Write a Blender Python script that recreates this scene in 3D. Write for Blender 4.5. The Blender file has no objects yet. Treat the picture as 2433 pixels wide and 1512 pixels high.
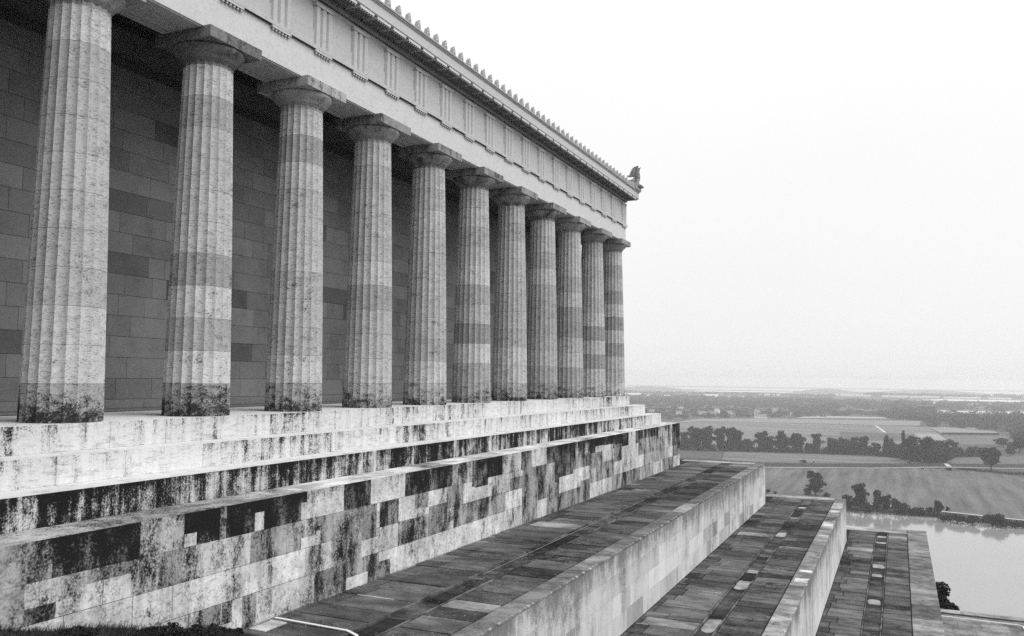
# the temple above the river, black and white
SUN, CLOUD0, CLOUD1, EXPO = 2.15, 8.6, 3.2, 0.0
PATCH= [(-3.89,-3.23,-2.48,-1.783,0.6,0.5),(-3.26,-2.9,-2.48,-1.783,0.6,0.6),(-2.92,-0.94,-2.48,-1.783,0.35,0.95),(-1.03,0.11,-2.48,-1.783,0.9,0.55),(0.09,1.15,-2.48,-1.783,0.35,0.95),(0.11,0.45,-2.48,-2.21,1.0,0.12),(1.12,1.34,-2.48,-1.783,0.6,0.3),(1.31,2.81,-2.48,-1.783,0.35,0.95),(-3.86,-3.4,-2.95,-2.48,0.6,0.45),(-3.42,-2.18,-2.9,-2.48,0.9,0.4),(-2.2,-1.21,-2.73,-2.48,0.6,0.4),(-1.21,-0.52,-3.18,-2.48,0.9,0.62),(-0.55,0.12,-3.18,-2.48,0.6,0.3),(0.08,0.72,-3.18,-2.48,0.9,0.62),(0.69,1.22,-3.18,-2.48,0.9,0.42),(2.11,2.62,-3.18,-2.48,0.6,0.3),(-3.42,-2.81,-3.18,-2.9,0.4,0.6),(-3.84,-3.41,-3.18,-2.8,0.6,0.4),(0.59,1.24,-4.32,-3.87,0.6,0.55),(1.26,1.58,-4.34,-3.87,0.6,0.5),(1.9,2.36,-4.591,-3.87,0.6,0.2),(2.05,3.9,-2.48,-1.783,0.35,0.95),(3.87,4.11,-2.05,-1.783,0.35,0.95),(2.22,2.54,-2.48,-2.06,1.0,0.12),(4.12,5.69,-2.48,-1.783,1,0.3),(5.67,6.95,-2.66,-1.783,0.35,0.95),(6.94,8.79,-2.48,-1.783,1.0,0.12),(8.76,10.13,-2.48,-1.783,0.4,0.8),(10.1,11.77,-2.48,-1.783,0.35,0.95),(11.74,13.2,-2.48,-1.783,0.9,0.6),(13.18,14.44,-2.69,-1.783,0.6,0.65),(14.41,15.46,-2.48,-1.783,0.35,0.95),(2.63,3.26,-3.18,-2.48,0.6,0.25),(3.22,3.93,-3.18,-2.48,0.6,0.35),(3.92,4.68,-2.91,-2.48,0.9,0.65),(4.51,4.71,-3.18,-2.82,1.0,0.12),(4.69,5.31,-3.18,-2.48,0.6,0.35),(5.28,6.41,-3.18,-2.48,0.65,0.62),(6.41,7.27,-3.41,-2.48,0.5,0.3),(7.43,8.43,-3.18,-2.48,0.55,0.7),(8.65,9.35,-3.18,-2.48,1.0,0.12),(9.35,10.18,-2.96,-2.48,0.6,0.4),(9.34,9.98,-3.36,-2.92,0.9,0.4),(10.22,11.45,-3.87,-2.96,0.55,0.15),(11.37,12.53,-3.18,-2.48,0.6,0.4),(11.5,11.88,-3.63,-3.18,0.9,0.5),(4.11,5.19,-3.87,-3.18,0.9,0.45),(5.16,6.55,-3.87,-3.18,0.7,0.6),(8.42,9.33,-3.87,-3.18,0.7,0.65),(9.31,10.21,-3.87,-3.18,0.75,0.55),(11.87,13.02,-3.87,-3.18,0.6,0.35),(13.0,14.52,-3.87,-3.18,0.65,0.4),(4.5,5.89,-4.83,-3.87,0.5,0.55),(5.85,7.44,-4.591,-3.87,0.6,0.35),(5.86,6.89,-4.77,-4.28,1.0,0.12),(6.87,8.01,-4.78,-4.14,0.55,0.5),(2.15,2.36,-4.32,-3.87,0.6,0.3),(13.39,14.43,-2.73,-1.783,0.5,0.8),(14.19,15.67,-2.48,-1.783,0.35,0.95),(15.65,17.38,-2.48,-1.783,0.9,0.5),(17.36,18.44,-2.48,-1.783,0.6,0.7),(18.42,20.03,-2.48,-1.783,1.0,0.12),(20.03,20.96,-2.48,-1.783,0.5,0.7),(20.99,23.54,-2.48,-1.783,0.35,0.95),(23.52,25.56,-2.48,-1.783,0.9,0.55),(25.54,29.15,-2.48,-1.783,0.35,0.95),(26.33,27.57,-2.71,-2.18,1.0,0.12),(27.56,29.31,-3.18,-2.22,1,0.3),(29.15,31.92,-2.48,-1.783,0.35,0.95),(31.92,33.3,-2.48,-1.783,1.0,0.12),(33.29,33.92,-2.48,-1.783,0.35,0.95),(33.92,38.21,-2.48,-1.783,0.55,0.7),(39.29,41.79,-3.18,-1.783,0.95,0.4),(41.8,43.88,-3.18,-1.783,0.55,0.6),(16.39,17.57,-3.18,-2.71,0.5,0.3),(17.55,19.97,-3.18,-2.48,0.5,0.5),(19.95,20.98,-3.55,-2.48,0.8,0.5),(21.0,23.26,-3.36,-2.27,0.45,0.7),(24.31,25.56,-3.18,-2.48,0.55,0.5),(25.55,27.43,-3.18,-2.48,0.65,0.3),(26.48,29.32,-3.87,-3.01,0.65,0.35),(29.38,30.7,-3.18,-2.3,0.5,0.5),(33.92,38.0,-3.18,-2.3,0.7,0.45),(23.25,25.44,-3.67,-3.01,1.0,0.12),(30.7,33.74,-3.43,-2.48,1.0,0.12),(17.52,19.98,-3.87,-3.18,0.6,0.5),(17.54,19.04,-4.591,-3.58,0.6,0.5),(19.07,20.04,-4.591,-3.87,1.0,0.12),(20.16,24.34,-4.591,-3.38,0.65,0.3),(20.18,22.83,-4.8,-3.87,0.65,0.35),(21.49,24.21,-3.87,-3.18,1.0,0.12),(22.82,24.1,-4.591,-3.87,0.5,0.55),(24.21,25.58,-4.591,-3.62,0.55,0.5),(30.71,32.52,-4.591,-3.87,0.6,0.5),(32.52,34.11,-4.591,-3.87,0.55,0.4),(39.28,42.01,-4.591,-3.87,0.6,0.5),(42.03,43.87,-3.87,-3.18,0.6,0.4)]
HEDGE= [(-255, 1169, 23.2, 14.6), (-239, 1170, 31.7, 19.8), (-224, 1170, 30.8, 19.7), (-206, 1172, 30.0, 15.7), (-193, 1180, 30.1, 17.0), (-184, 1181, 29.7, 13.0), (-171, 1185, 18.2, 18.2), (-154, 1192, 25.7, 15.6), (-144, 1193, 20.1, 14.3), (-128, 1194, 28.4, 19.4), (-110, 1202, 28.0, 24.5), (-95, 1206, 13.5, 12.9), (-85, 1212, 24.5, 14.2), (-64, 1208, 22.3, 23.0), (-54, 1209, 20.1, 11.5), (-45, 1211, 18.4, 14.0), (-37, 1213, 21.8, 10.2), (-27, 1214, 24.7, 13.9), (-20, 1210, 12.6, 10.1), (-12, 1207, 15.6, 11.3), (1, 1207, 26.2, 7.5), (6, 1202, 22.9, 17.3), (16, 1193, 16.5, 9.8), (21, 1188, 33.5, 5.5), (31, 1151, 28.2, 21.1), (45, 1134, 30.9, 17.3), (54, 1137, 26.4, 14.9), (67, 1151, 25.5, 16.2), (82, 1248, 18.1, 11.3), (89, 1253, 11.9, 7.5), (101, 1260, 14.4, 13.8), (108, 1272, 7.6, 7.6)]
RIVER= [(-21, 693, 8.8, 8.8), (-11, 692, 17.4, 10.9), (-7, 684, 6.4, 7.9), (1, 691, 13.7, 7.9), (7, 692, 10.8, 7.2), (13, 692, 7.5, 7.1), (18, 693, 5.7, 8.6), (23, 690, 4.2, 7.1), (29, 691, 3.9, 7.8), (37, 693, 4.2, 6.3), (42, 695, 7.4, 8.5), (49, 715, 2.9, 2.9), (44, 672, 3.4, 8.2), (53, 670, 4.4, 10.8), (62, 668, 4.7, 10.7), (74, 665, 6.6, 13.2), (79, 664, 5.2, 8.5), (87, 664, 3.3, 7.8), (92, 665, 2.9, 5.2)]
RIVERA= [(-49, 759, 18.7, 15.4), (-55, 756, 6.9, 7.3), (-87, 752, 4.5, 4.1), (-81, 752, 2.5, 4.1), (-88, 1059, 4.0, 10.2), (-77, 1066, 1.7, 3.4)]
TRACKB= [(27, 1118, 2.5, 4.6), (65, 1051, 3.5, 9.5), (55, 1063, 1.9, 2.7), (39, 1051, 1.5, 3.2)]
import bpy, math, random
from math import sin, cos, pi, radians, sqrt
C = bpy.context.scene.collection
R = random.Random(7)
# ------------------------------------------------------------------ nodes
class NT:
    def __init__(s, nt): s.nt = nt
    def n(s, t, **k):
        x = s.nt.nodes.new(t)
        for a, b in k.items(): setattr(x, a, b)
        return x
    def put(s, sock, v):
        if isinstance(v, bpy.types.NodeSocket): s.nt.links.new(v, sock)
        else: sock.default_value = v
    def m(s, op, a, b=0.0, c=None, clamp=False):
        x = s.n('ShaderNodeMath', operation=op); x.use_clamp = clamp
        s.put(x.inputs[0], a); s.put(x.inputs[1], b)
        if c is not None: s.put(x.inputs[2], c)
        return x.outputs[0]
    def mul(s, a, b): return s.m('MULTIPLY', a, b)
    def add(s, a, b): return s.m('ADD', a, b)
    def sub(s, a, b): return s.m('SUBTRACT', a, b)
    def mix(s, f, a, b): return s.add(a, s.mul(f, s.sub(b, a)))
    def ss(s, v, a, b, lo=0.0, hi=1.0):
        x = s.n('ShaderNodeMapRange', interpolation_type='SMOOTHSTEP')
        s.put(x.inputs['Value'], v); s.put(x.inputs['From Min'], a); s.put(x.inputs['From Max'], b)
        s.put(x.inputs['To Min'], lo); s.put(x.inputs['To Max'], hi)
        return x.outputs[0]
    def noise(s, vec, sc, det=3.0, rough=.6):
        x = s.n('ShaderNodeTexNoise'); s.put(x.inputs['Vector'], vec)
        x.inputs['Scale'].default_value = sc; x.inputs['Detail'].default_value = det
        x.inputs['Roughness'].default_value = rough
        return x.outputs[0]
    def vscale(s, vec, sc):
        x = s.n('ShaderNodeVectorMath', operation='MULTIPLY'); s.put(x.inputs[0], vec); x.inputs[1].default_value = sc
        return x.outputs[0]
    def pos(s): return s.n('ShaderNodeNewGeometry').outputs['Position']
    def obj(s): return s.n('ShaderNodeTexCoord').outputs['Object']

def mat(name):
    m = bpy.data.materials.new(name); m.use_nodes = True
    t = NT(m.node_tree); b = m.node_tree.nodes['Principled BSDF']
    return m, t, b
def grey(t, v):
    x = t.n('ShaderNodeCombineColor'); 
    for i in range(3): t.put(x.inputs[i], v)
    return x.outputs[0]

def stone(name, base, crust=.035, horiz=False, streak=(2.2, 2.2, .22), band=.5, bandk=.35, amt=1.0, fine=.22, pit=0.0, pitscale=(5, 5, 26), rough=.9, spec=.08, speck=0.0, lo=.62, hi=.86, along=None, blotch=.0, bump=.25, wet=None, low=.9, grit=1.3, dk=.42, bvec=(.42, .42, .42), grime=.45):
    """weathered limestone: tone and crust come from each block (attribute sv = tone, dirt, distance from top edge)"""
    m, t, b = mat(name)
    at = t.n('ShaderNodeAttribute', attribute_name='sv')
    sp = t.n('ShaderNodeSeparateXYZ'); t.put(sp.inputs[0], at.outputs['Vector'])
    tone, dirt, d = sp.outputs
    P = t.pos()
    nf = t.noise(P, 5.0, 8.0, .74); nm = t.noise(P, 1.7, 4.0, .62); nff = t.noise(P, 38.0, 2.0, .6)
    ns = t.noise(t.vscale(P, streak), 1.0, 8.0, .70)
    # albedo
    a = t.mul(tone, base)
    v = t.add(1.0, t.add(t.mul(t.sub(nf, .5), fine*2.2), t.add(t.mul(t.sub(nm, .5), fine*1.6), t.mul(t.sub(nff, .5), fine*1.8))))
    a = t.mul(a, v)
    if blotch:
        nb = t.noise(t.vscale(P, bvec), 1.0, 7.0, .68)
        a = t.mul(a, t.ss(nb, .34, .66, 1-blotch, 1+blotch))
    if pit:
        npt = t.noise(t.vscale(P, pitscale), 1.0, 4.0, .75)
        a = t.mul(a, t.ss(npt, .50, .68, 1.0, 1-pit))
        vo = t.n('ShaderNodeTexVoronoi'); t.put(vo.inputs['Vector'], t.vscale(P, (5, 5, 8))); vo.inputs['Scale'].default_value = 1.0
        hole = t.mul(t.ss(vo.outputs['Distance'], .0, .16, 1.0, 0.0), t.ss(nm, .5, .62))
        a = t.mul(a, t.sub(1.0, t.mul(hole, min(.8, pit*1.6))))
    top = t.m('POWER', t.m('MAXIMUM', t.sub(1.0, t.m('DIVIDE', d, band)), 0.0), 1.3)
    val = t.add(t.mul(dirt, dk), t.mul(top, bandk))
    val = t.add(val, t.mul(t.sub(ns, .5), 2.1 if not horiz else .6))
    nl = t.noise(P, .21, 2.0, .5); nfine = t.noise(P, 24.0, 3.0, .75)
    val = t.add(val, t.add(t.mul(t.sub(nf, .5), 1.0), t.mul(t.sub(nm, .5), .8)))
    val = t.add(val, t.add(t.mul(t.sub(nl, .5), low), t.mul(t.sub(nfine, .5), grit)))
    a = t.mul(a, t.ss(val, lo-1.0, hi-.25, 1.0, 1-grime))
    cr = t.mul(t.mul(t.ss(val, lo-.35, hi-.35), t.ss(t.add(nfine, t.mul(val, .5)), .38, .62, .55, 1.0)), amt)
    a = t.mix(cr, a, t.mul(crust, t.add(.5, nf)))
    if speck:
        vo = t.n('ShaderNodeTexVoronoi'); t.put(vo.inputs['Vector'], P); vo.inputs['Scale'].default_value = 7.0
        sx = t.mul(t.ss(vo.outputs['Distance'], .07, .17, 1.0, 0.0), t.ss(t.noise(P, .9, 3.0), .48, .6))
        a = t.mix(t.mul(sx, speck), a, .5)
    t.put(b.inputs['Base Color'], grey(t, t.m('MAXIMUM', a, .012)))
    if wet is None: b.inputs['Roughness'].default_value = rough
    else: t.put(b.inputs['Roughness'], t.ss(nm, .42, .62, wet, rough))
    b.inputs['Specular IOR Level'].default_value = spec
    bp = t.n('ShaderNodeBump'); bp.inputs['Strength'].default_value = bump; bp.inputs['Distance'].default_value = .03
    t.put(bp.inputs['Height'], t.add(nf, t.mul(nff, .4))); t.put(b.inputs['Normal'], bp.outputs[0])
    return m

def plain(name, v, var=.2, sc=3.0, rough=.9, spec=.2, sc2=None, rnd=0.0, stripe=None):
    m, t, b = mat(name); P = t.pos()
    n = t.noise(P, sc, 4.0, .65)
    a = t.mul(v, t.add(1.0, t.mul(t.sub(n, .5), var*3)))
    if sc2: a = t.mul(a, t.add(1.0, t.mul(t.sub(t.noise(P, sc2, 4.0, .6), .5), var*3)))
    if stripe:
        w = t.n('ShaderNodeTexNoise'); t.put(w.inputs['Vector'], t.vscale(P, stripe)); w.inputs['Scale'].default_value = 1.0; w.inputs['Detail'].default_value = 2
        a = t.mul(a, t.add(1.0, t.mul(t.sub(w.outputs[0], .5), 1.5)))
    if rnd:
        oi = t.n('ShaderNodeObjectInfo'); a = t.mul(a, t.add(1-rnd, t.mul(oi.outputs['Random'], 2*rnd)))
    t.put(b.inputs['Base Color'], grey(t, t.m('MAXIMUM', a, .004)))
    b.inputs['Roughness'].default_value = rough; b.inputs['Specular IOR Level'].default_value = spec
    return m

MT = {}
MT['step'] = stone('step_limestone', .66, band=.34, bandk=.16, streak=(3.4, 3.4, .22), fine=.10, lo=.62, hi=1.1, crust=.012, low=1.3, pit=.3, pitscale=(2.5, 2.5, 12), grime=.3)
MT['tread'] = stone('tread_limestone', .56, horiz=True, fine=.07, amt=.25)
MT['podium'] = stone('podium_limestone', .70, band=.5, bandk=.16, streak=(2.0, 2.0, .6), fine=.26, lo=.55, hi=1.05, crust=.014, pit=.45, pitscale=(6, 6, 9), grit=1.3, dk=.66, blotch=.2, bvec=(1.3, 1.3, 1.1), grime=.55, low=.7)
MT['coping'] = stone('podium_coping', .66, horiz=True, band=9, bandk=0, fine=.3, bvec=(1.5, .8, 1), blotch=.4, lo=.62, hi=.9)
MT['terrace'] = stone('terrace_wall_limestone', .60, band=1.1, bandk=.62, streak=(1.1, 1.1, .3), fine=.12, crust=.17, lo=.55, hi=1.1)
MT['tcoping'] = stone('terrace_coping_stone', .25, horiz=True, fine=.35, blotch=.4, speck=.5, crust=.04, lo=.5, hi=.95, rough=.9, bvec=(.8, 1.3, 1))
MT['paving'] = stone('terrace_paving_stone', .135, horiz=True, fine=.55, blotch=.42, speck=.8, crust=.016, lo=.5, hi=1.0, rough=.9, spec=.1, low=1.3, dk=.5, bvec=(.6, 1.3, 1), grime=.45)
MT['channel'] = stone('channel_stone', .05, horiz=True, fine=.4, blotch=.6, speck=.4, crust=.012, lo=.4, hi=.8, rough=.9, spec=.08, bvec=(.8, 1.2, 1))
MT['shaft'] = stone('column_limestone', .49, streak=(2.5, 2.5, 5), band=.95, bandk=.5, fine=.20, pit=.62, pitscale=(9, 9, 34), grime=.4, blotch=.06, bvec=(.9, .9, .35), lo=.66, hi=1.2, crust=.03, grit=2.0, low=.4)
MT['capital'] = stone('capital_limestone', .42, fine=.2, streak=(3, 3, .8), band=1, bandk=.1, crust=.06, lo=.5, hi=1.0, pit=.15)
MT['entab'] = stone('entablature_limestone', .495, fine=.09, streak=(1.2, 1.2, .8), band=9, bandk=0, crust=.2, lo=.85, hi=1.2, pit=.16, pitscale=(8, 8, 8), grime=.0)
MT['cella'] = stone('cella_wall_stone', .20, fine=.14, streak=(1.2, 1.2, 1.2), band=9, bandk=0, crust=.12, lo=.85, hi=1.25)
MT['mortar'] = plain('dark_joint', .05)
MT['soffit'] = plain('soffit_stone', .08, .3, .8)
MT['roof'] = plain('roof_metal', .25)
MT['metal'] = plain('pale_metal', .75, .05, rough=.5)
MT['bark'] = plain('bark', .05)
MT['woodleaf'] = plain('wood_foliage', .055, .5, .05, spec=.1)  # paler than the near foliage: distance haze put into the colour
MT['leaf'] = plain('foliage', .027, .5, .25, rnd=.45, spec=.1)
MT['leafd'] = plain('dark_foliage', .026, .5, .8, rnd=.2, spec=.1)
MT['grass'] = plain('grass_blades', .045, .6, 2.0, rnd=0, spec=.1)
MT['soil'] = plain('soil', .05, .4, 2.0)
def field(v, stripe=None): return plain('field_%d' % round(v*1000), v, .09, .03, .95, .05, sc2=.2, stripe=stripe)

def water(name, base, rough, bumps, var=.05, amp=.12):
    m, t, b = mat(name); P = t.pos()
    t.put(b.inputs['Base Color'], grey(t, t.mul(base, t.ss(t.noise(P, var, 4.0), .35, .62, 1-amp, 1+amp*.5)))); b.inputs['Roughness'].default_value = rough
    b.inputs['IOR'].default_value = 1.33; b.inputs['Specular IOR Level'].default_value = .5
    if bumps:
        bp = t.n('ShaderNodeBump'); bp.inputs['Strength'].default_value = bumps; bp.inputs['Distance'].default_value = .25
        t.put(bp.inputs['Height'], t.noise(t.vscale(P, (.25, .5, 1)), 1.0, 3.0)); t.put(b.inputs['Normal'], bp.outputs[0])
    return m
MT['river'] = water('river_water', .27, .09, .05, .01, .04)
MT['puddle'] = water('rain_water', .17, .03, 0, 2.2, .7)  # pale mottled base colour imitates part of the reflected sky

# ------------------------------------------------------------------ mesh building
class M:
    def __init__(s): s.v = []; s.f = []; s.a = []
    def poly(s, pts, tone=1.0, dirt=.2, d=None):
        i = len(s.v); s.v += [tuple(p) for p in pts]; s.f.append(tuple(range(i, i+len(pts))))
        for k in range(len(pts)): s.a.append((tone, dirt, d[k] if d else 5.0))
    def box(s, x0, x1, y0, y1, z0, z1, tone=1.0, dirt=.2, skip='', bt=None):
        p = lambda x, y, z: (x, y, z); h = z1-z0
        F = {'+x': ([p(x1,y0,z0),p(x1,y1,z0),p(x1,y1,z1),p(x1,y0,z1)], (h,h,0,0)), '-x': ([p(x0,y1,z0),p(x0,y0,z0),p(x0,y0,z1),p(x0,y1,z1)], (h,h,0,0)),
             '+y': ([p(x1,y1,z0),p(x0,y1,z0),p(x0,y1,z1),p(x1,y1,z1)], (h,h,0,0)), '-y': ([p(x0,y0,z0),p(x1,y0,z0),p(x1,y0,z1),p(x0,y0,z1)], (h,h,0,0)),
             '+z': ([p(x0,y0,z1),p(x1,y0,z1),p(x1,y1,z1),p(x0,y1,z1)], None), '-z': ([p(x0,y1,z0),p(x1,y1,z0),p(x1,y0,z0),p(x0,y0,z0)], None)}
        for k, (q, d) in F.items():
            if k not in skip.split(): s.poly(q, bt if (bt is not None and k == '-z') else tone, dirt, d)  # a separate bottom tone paints shade into the underside face
    def block(s, o, u, v, n, s0, s1, t0, t1, tone, dirt, d0=None, g=.006, dep=.03, pr=0.0):
        """one dressed block of a surface with origin o and axes u, v, normal n; its edges fall back into the joint"""
        P = lambda a, b, c: tuple(o[i]+u[i]*a+v[i]*b+n[i]*c for i in range(3))
        f = [P(s0+g, t0+g, pr), P(s1-g, t0+g, pr), P(s1-g, t1-g, pr), P(s0+g, t1-g, pr)]
        q = [P(s0+g*.4, t0+g*.4, -dep), P(s1-g*.4, t0+g*.4, -dep), P(s1-g*.4, t1-g*.4, -dep), P(s0+g*.4, t1-g*.4, -dep)]
        if d0 is None: d0 = 5; dd = (5,)*4
        else: dd = (d0+t1-t0, d0+t1-t0, d0, d0)
        s.poly(f, tone, dirt, dd)
        for k in range(4):
            j = (k+1) % 4; s.poly([f[k], q[k], q[j], f[j]], tone*.8, dirt, (dd[k], dd[k], dd[j], dd[j]))
    def build(s, name, m, parent=None, smooth=False):
        me = bpy.data.meshes.new(name); me.from_pydata(s.v, [], s.f)
        at = me.attributes.new('sv', 'FLOAT_VECTOR', 'CORNER')
        flat = [c for a in s.a for c in a]
        if len(flat) == len(me.loops)*3: at.data.foreach_set('vector', flat)
        me.materials.append(m)
        if smooth: me.polygons.foreach_set('use_smooth', [True]*len(me.polygons))
        me.update(); ob = bpy.data.objects.new(name, me); C.objects.link(ob)
        if parent: ob.parent = parent
        return ob
def tag(o, label=None, cat=None, group=None, kind=None):
    if label: o['label'] = label
    if cat: o['category'] = cat
    if group: o['group'] = group
    if kind: o['kind'] = kind
    return o
def thing(name, label, cat, loc=(0, 0, 0), rz=0, group=None):
    o = bpy.data.objects.new(name, None); C.objects.link(o); o.location = loc; o.rotation_euler.z = rz
    o.empty_display_size = .5
    return tag(o, label, cat, group)
X, Y, Z, NX, NZ = (1,0,0), (0,1,0), (0,0,1), (-1,0,0), (0,0,-1)

S = 4.05; Y0 = -6*S; N = 17           # column spacing, first column (outside the frame), number along the flank
YE = 10*S                             # axis of the corner column
# ------------------------------------------------------------------ temple
temple = thing('temple', 'great Doric stone temple with a row of fluted columns above the terraces', 'temple', (0, 0, -1.783))
OFF = 1.783
def tb(m, name, mt, parent=temple, smooth=False):      # parts are written in world coordinates; shift them under the temple's base
    m.v = [(x, y, z+OFF) if parent is temple else (x, y, z) for x, y, z in m.v]
    return m.build(name, mt, parent, smooth)

# --- steps
ZS = [0, -.584, -1.159, -1.783]; XS = [.93, 1.757, 2.623, 3.69]; YS = [YE+.93, YE+1.757, YE+2.6, 43.88]
def riser(k, dirtf, tonef):
    z1, z0, x, ye = ZS[k], ZS[k+1], XS[k], YS[k]
    m = M(); y = -25.6; rr = random.Random(20+k)
    while y < ye:
        w = rr.uniform(1.5, 2.3); y2 = min(y+w, ye)
        if ye-y2 < .7: y2 = ye
        m.block((x, 0, 0), Y, Z, X, y, y2, z0, z1, tonef(rr, y), dirtf(rr, (y+y2)/2), 0.0, g=.004, dep=.025)
        y = y2
    m.poly([(x-.02, -25.6, z0), (x-.02, ye, z0), (x-.02, ye, z1-.01), (x-.02, -25.6, z1-.01)], .12, 0)
    y = -25.6                     # tread slabs
    xb = -3.3 if k == 0 else XS[k-1]-.02
    while y < ye:
        y2 = min(y+rr.uniform(2, 3), ye)
        for a, b in ([(xb, -1.2), (-1.2, x)] if k == 0 else [(xb, x)]):
            m.block((0, 0, z1), X, Y, Z, a, b, y, y2, rr.uniform(.97, 1.06), -.1, None, g=.0035, dep=.02)
        y = y2
    for a, b in ([(-28, xb)] if k == 0 else []): m.poly([(a, -25.6, z1), (b, -25.6, z1), (b, ye, z1), (a, ye, z1)])
    m.poly([(x, ye, z0), (-28, ye, z0), (-28, ye, z1), (x, ye, z1)], 1, .2)
    return m
def d0(rr, y): return .22+.35*rr.random() if y > 1 else .1+.3*rr.random()
def d1(rr, y): return (.0+.25*rr.random()) if y < 3 else ((.35+.5*rr.random()) if y < 24 else .2+.3*rr.random())
def d2(rr, y): return (1.15+.75*rr.random()) if y < 24 else ((.85+.7*rr.random()) if y < 36 else .1+.5*rr.random())
tb(riser(0, d0, lambda rr, y: rr.uniform(.92, 1.0)), 'stylobate', MT['step'])
tb(riser(1, d1, lambda rr, y: rr.uniform(.97, 1.05)), 'step', MT['step'])
st3 = tb(riser(2, d2, lambda rr, y: rr.uniform(.9, 1.0)), 'step', MT['step']); st3['label'] = 'lowest step, black with streaks of lichen and soot'

# --- columns
TONES = [[.8,1,1,1,1,1,1,1,1,1,1]]*6 + [
 [.85,1.14,1.1,.93,.96,.95,.98,.92,.9,.84,1.18],[.78,1.24,.84,1.14,.72,1.06,1,.96,.94,.8,1.16],[.9,1.12,.92,1,.94,1.06,1.02,1,1.06,.74,1.12],
 [1,1.06,1,.94,.8,1.1,.96,1,1,.9,1.06],[.98,1.14,.84,.94,.96,1,.95,1,1.12,.95,1.05],[.9,.85,1.2,.66,1,.84,1.24,1.05,.94,1.14,1],
 [.95,1.1,1.22,.94,1,.95,1,.95,1,.9,1],[.78,.78,.98,.9,.86,.85,.9,1.08,.85,1,1.12],[.84,.78,1.08,.98,.7,.74,1.1,.9,1.04,1.06,1],
 [1.2,1.05,.7,1.1,.72,1.16,.96,1.02,1,1.1,.95],[1.22,1,1.04,.72,1.1,.68,1.12,.74,1,.8,1.1]]
DIRT = [.3]*6+[.62,.72,.5,.42,.42,.4,.45,.55,.35,.3,.1]
R0, R1, HN = .868, .652, 9.415
def shaft_mesh(tones, dirt, rr):
    m = M(); nd = 11; h = HN/nd; NS = 160
    prof = [.0, .030, .046, .030, .012]   # flute depth at five steps round one flute (arris first)
    prof = [.062*(1-(k/4-1)**2) for k in range(8)]
    def ring(z, dr=0.0):
        q = z/HN; r = R0+(R1-R0)*q+.018*sin(pi*q)-dr
        i = len(m.v)
        for k in range(NS):
            a = 2*pi*k/NS; rad = r-prof[k % 8]*(r/R0)
            m.v.append((rad*cos(a), rad*sin(a), z))
        return i
    def band(i, j, tone, dt, zi, zj):
        for k in range(NS):
            k2 = (k+1) % NS; m.f.append((i+k, i+k2, j+k2, j+k))
            for zz in (zi, zi, zj, zj): m.a.append((tone, dt, zz))
    prev = None
    for n in range(nd):
        z0, z1 = n*h+.004, (n+1)*h-.004
        a = ring(z0); c = ring((z0+z1)/2); b = ring(z1)
        dt = dirt if n == 0 else .0+.25*rr.random()
        if prev is not None: band(prev, a, .45, .5, z0, z0)
        t = .5+tones[n]*.5 if False else tones[n]
        band(a, c, t, dt, z0, (z0+z1)/2); band(c, b, t, dt, (z0+z1)/2, z1)
        g = ring(z1+.004, .012); band(b, g, .45, .5, z1, z1); prev = g
    return m
def lathe(m, prof, ns, tone=1, dirt=.3):
    i0 = len(m.v)
    for r, z in prof:
        for k in range(ns): m.v.append((r*cos(2*pi*k/ns), r*sin(2*pi*k/ns), z))
    for j in range(len(prof)-1):
        for k in range(ns):
            k2 = (k+1) % ns; m.f.append((i0+j*ns+k, i0+j*ns+k2, i0+(j+1)*ns+k2, i0+(j+1)*ns+k)); m.a += [(tone, dirt, 5)]*4
CT = [1]*6+[.9,.55,1.0,.9,.8,.85,.95,.95,.95,.85,.85]; CD = [.2]*6+[.3,.6,.0,.3,.3,.45,.4,.5,.35,.3,.35]; AT = [1]*6+[.8,.6,1.15,.8,.8,.9,.9,1,.95,.9,.8]
def column(x, y, i, rr):
    sh = shaft_mesh(TONES[i], DIRT[i], rr).build('column', MT['shaft'], temple)
    sh.location = (x, y, OFF)
    m = M()   # hypotrachelion (fluted neck), annulets, echinus
    NS = 160; pr = [.062*(1-(k/4-1)**2) for k in range(8)]
    idx = []
    for z, f, r in [(HN-.002, 1, R1+.002), (HN+.07, 1, R1), (HN+.12, .5, R1+.002)]:
        idx.append(len(m.v))
        for k in range(NS):
            a = 2*pi*k/NS; rad = r-pr[k % 8]*.75*f; m.v.append((rad*cos(a), rad*sin(a), z))
    for p in range(2):
        for k in range(NS):
            k2 = (k+1) % NS; m.f.append((idx[p]+k, idx[p]+k2, idx[p+1]+k2, idx[p+1]+k)); m.a += [(CT[i], CD[i], 5)]*4
    e = [(R1-.03, HN+.105), (R1+.012, HN+.11)]
    for q in range(3): e += [(R1+.012+q*.012, HN+.125+q*.02), (R1+.024+q*.012, HN+.126+q*.02)]
    e += [(R1+.075, HN+.215), (R1+.15, HN+.28), (R1+.22, HN+.345), (R1+.275, HN+.41), (R1+.30, HN+.46), (R1+.297, HN+.495), (R1+.26, HN+.519)]
    lathe(m, e, 48, CT[i], CD[i])
    c = m.build('capital', MT['capital'], sh, smooth=False)
    for pl in c.data.polygons: pl.use_smooth = pl.index >= 320
    m = M(); m.box(-.985, .985, -.985, .985, 9.934, 10.231, AT[i], .25 if i != 7 else .6)
    m.build('abacus', MT['capital'], sh)
    return sh
rr = random.Random(3)
for i in range(N): column(0, Y0+i*S, i, rr)
for k in range(1, 4): column(-k*S, YE, [8, 9, 11, 6][k], rr)     # front row turning the corner

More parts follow.
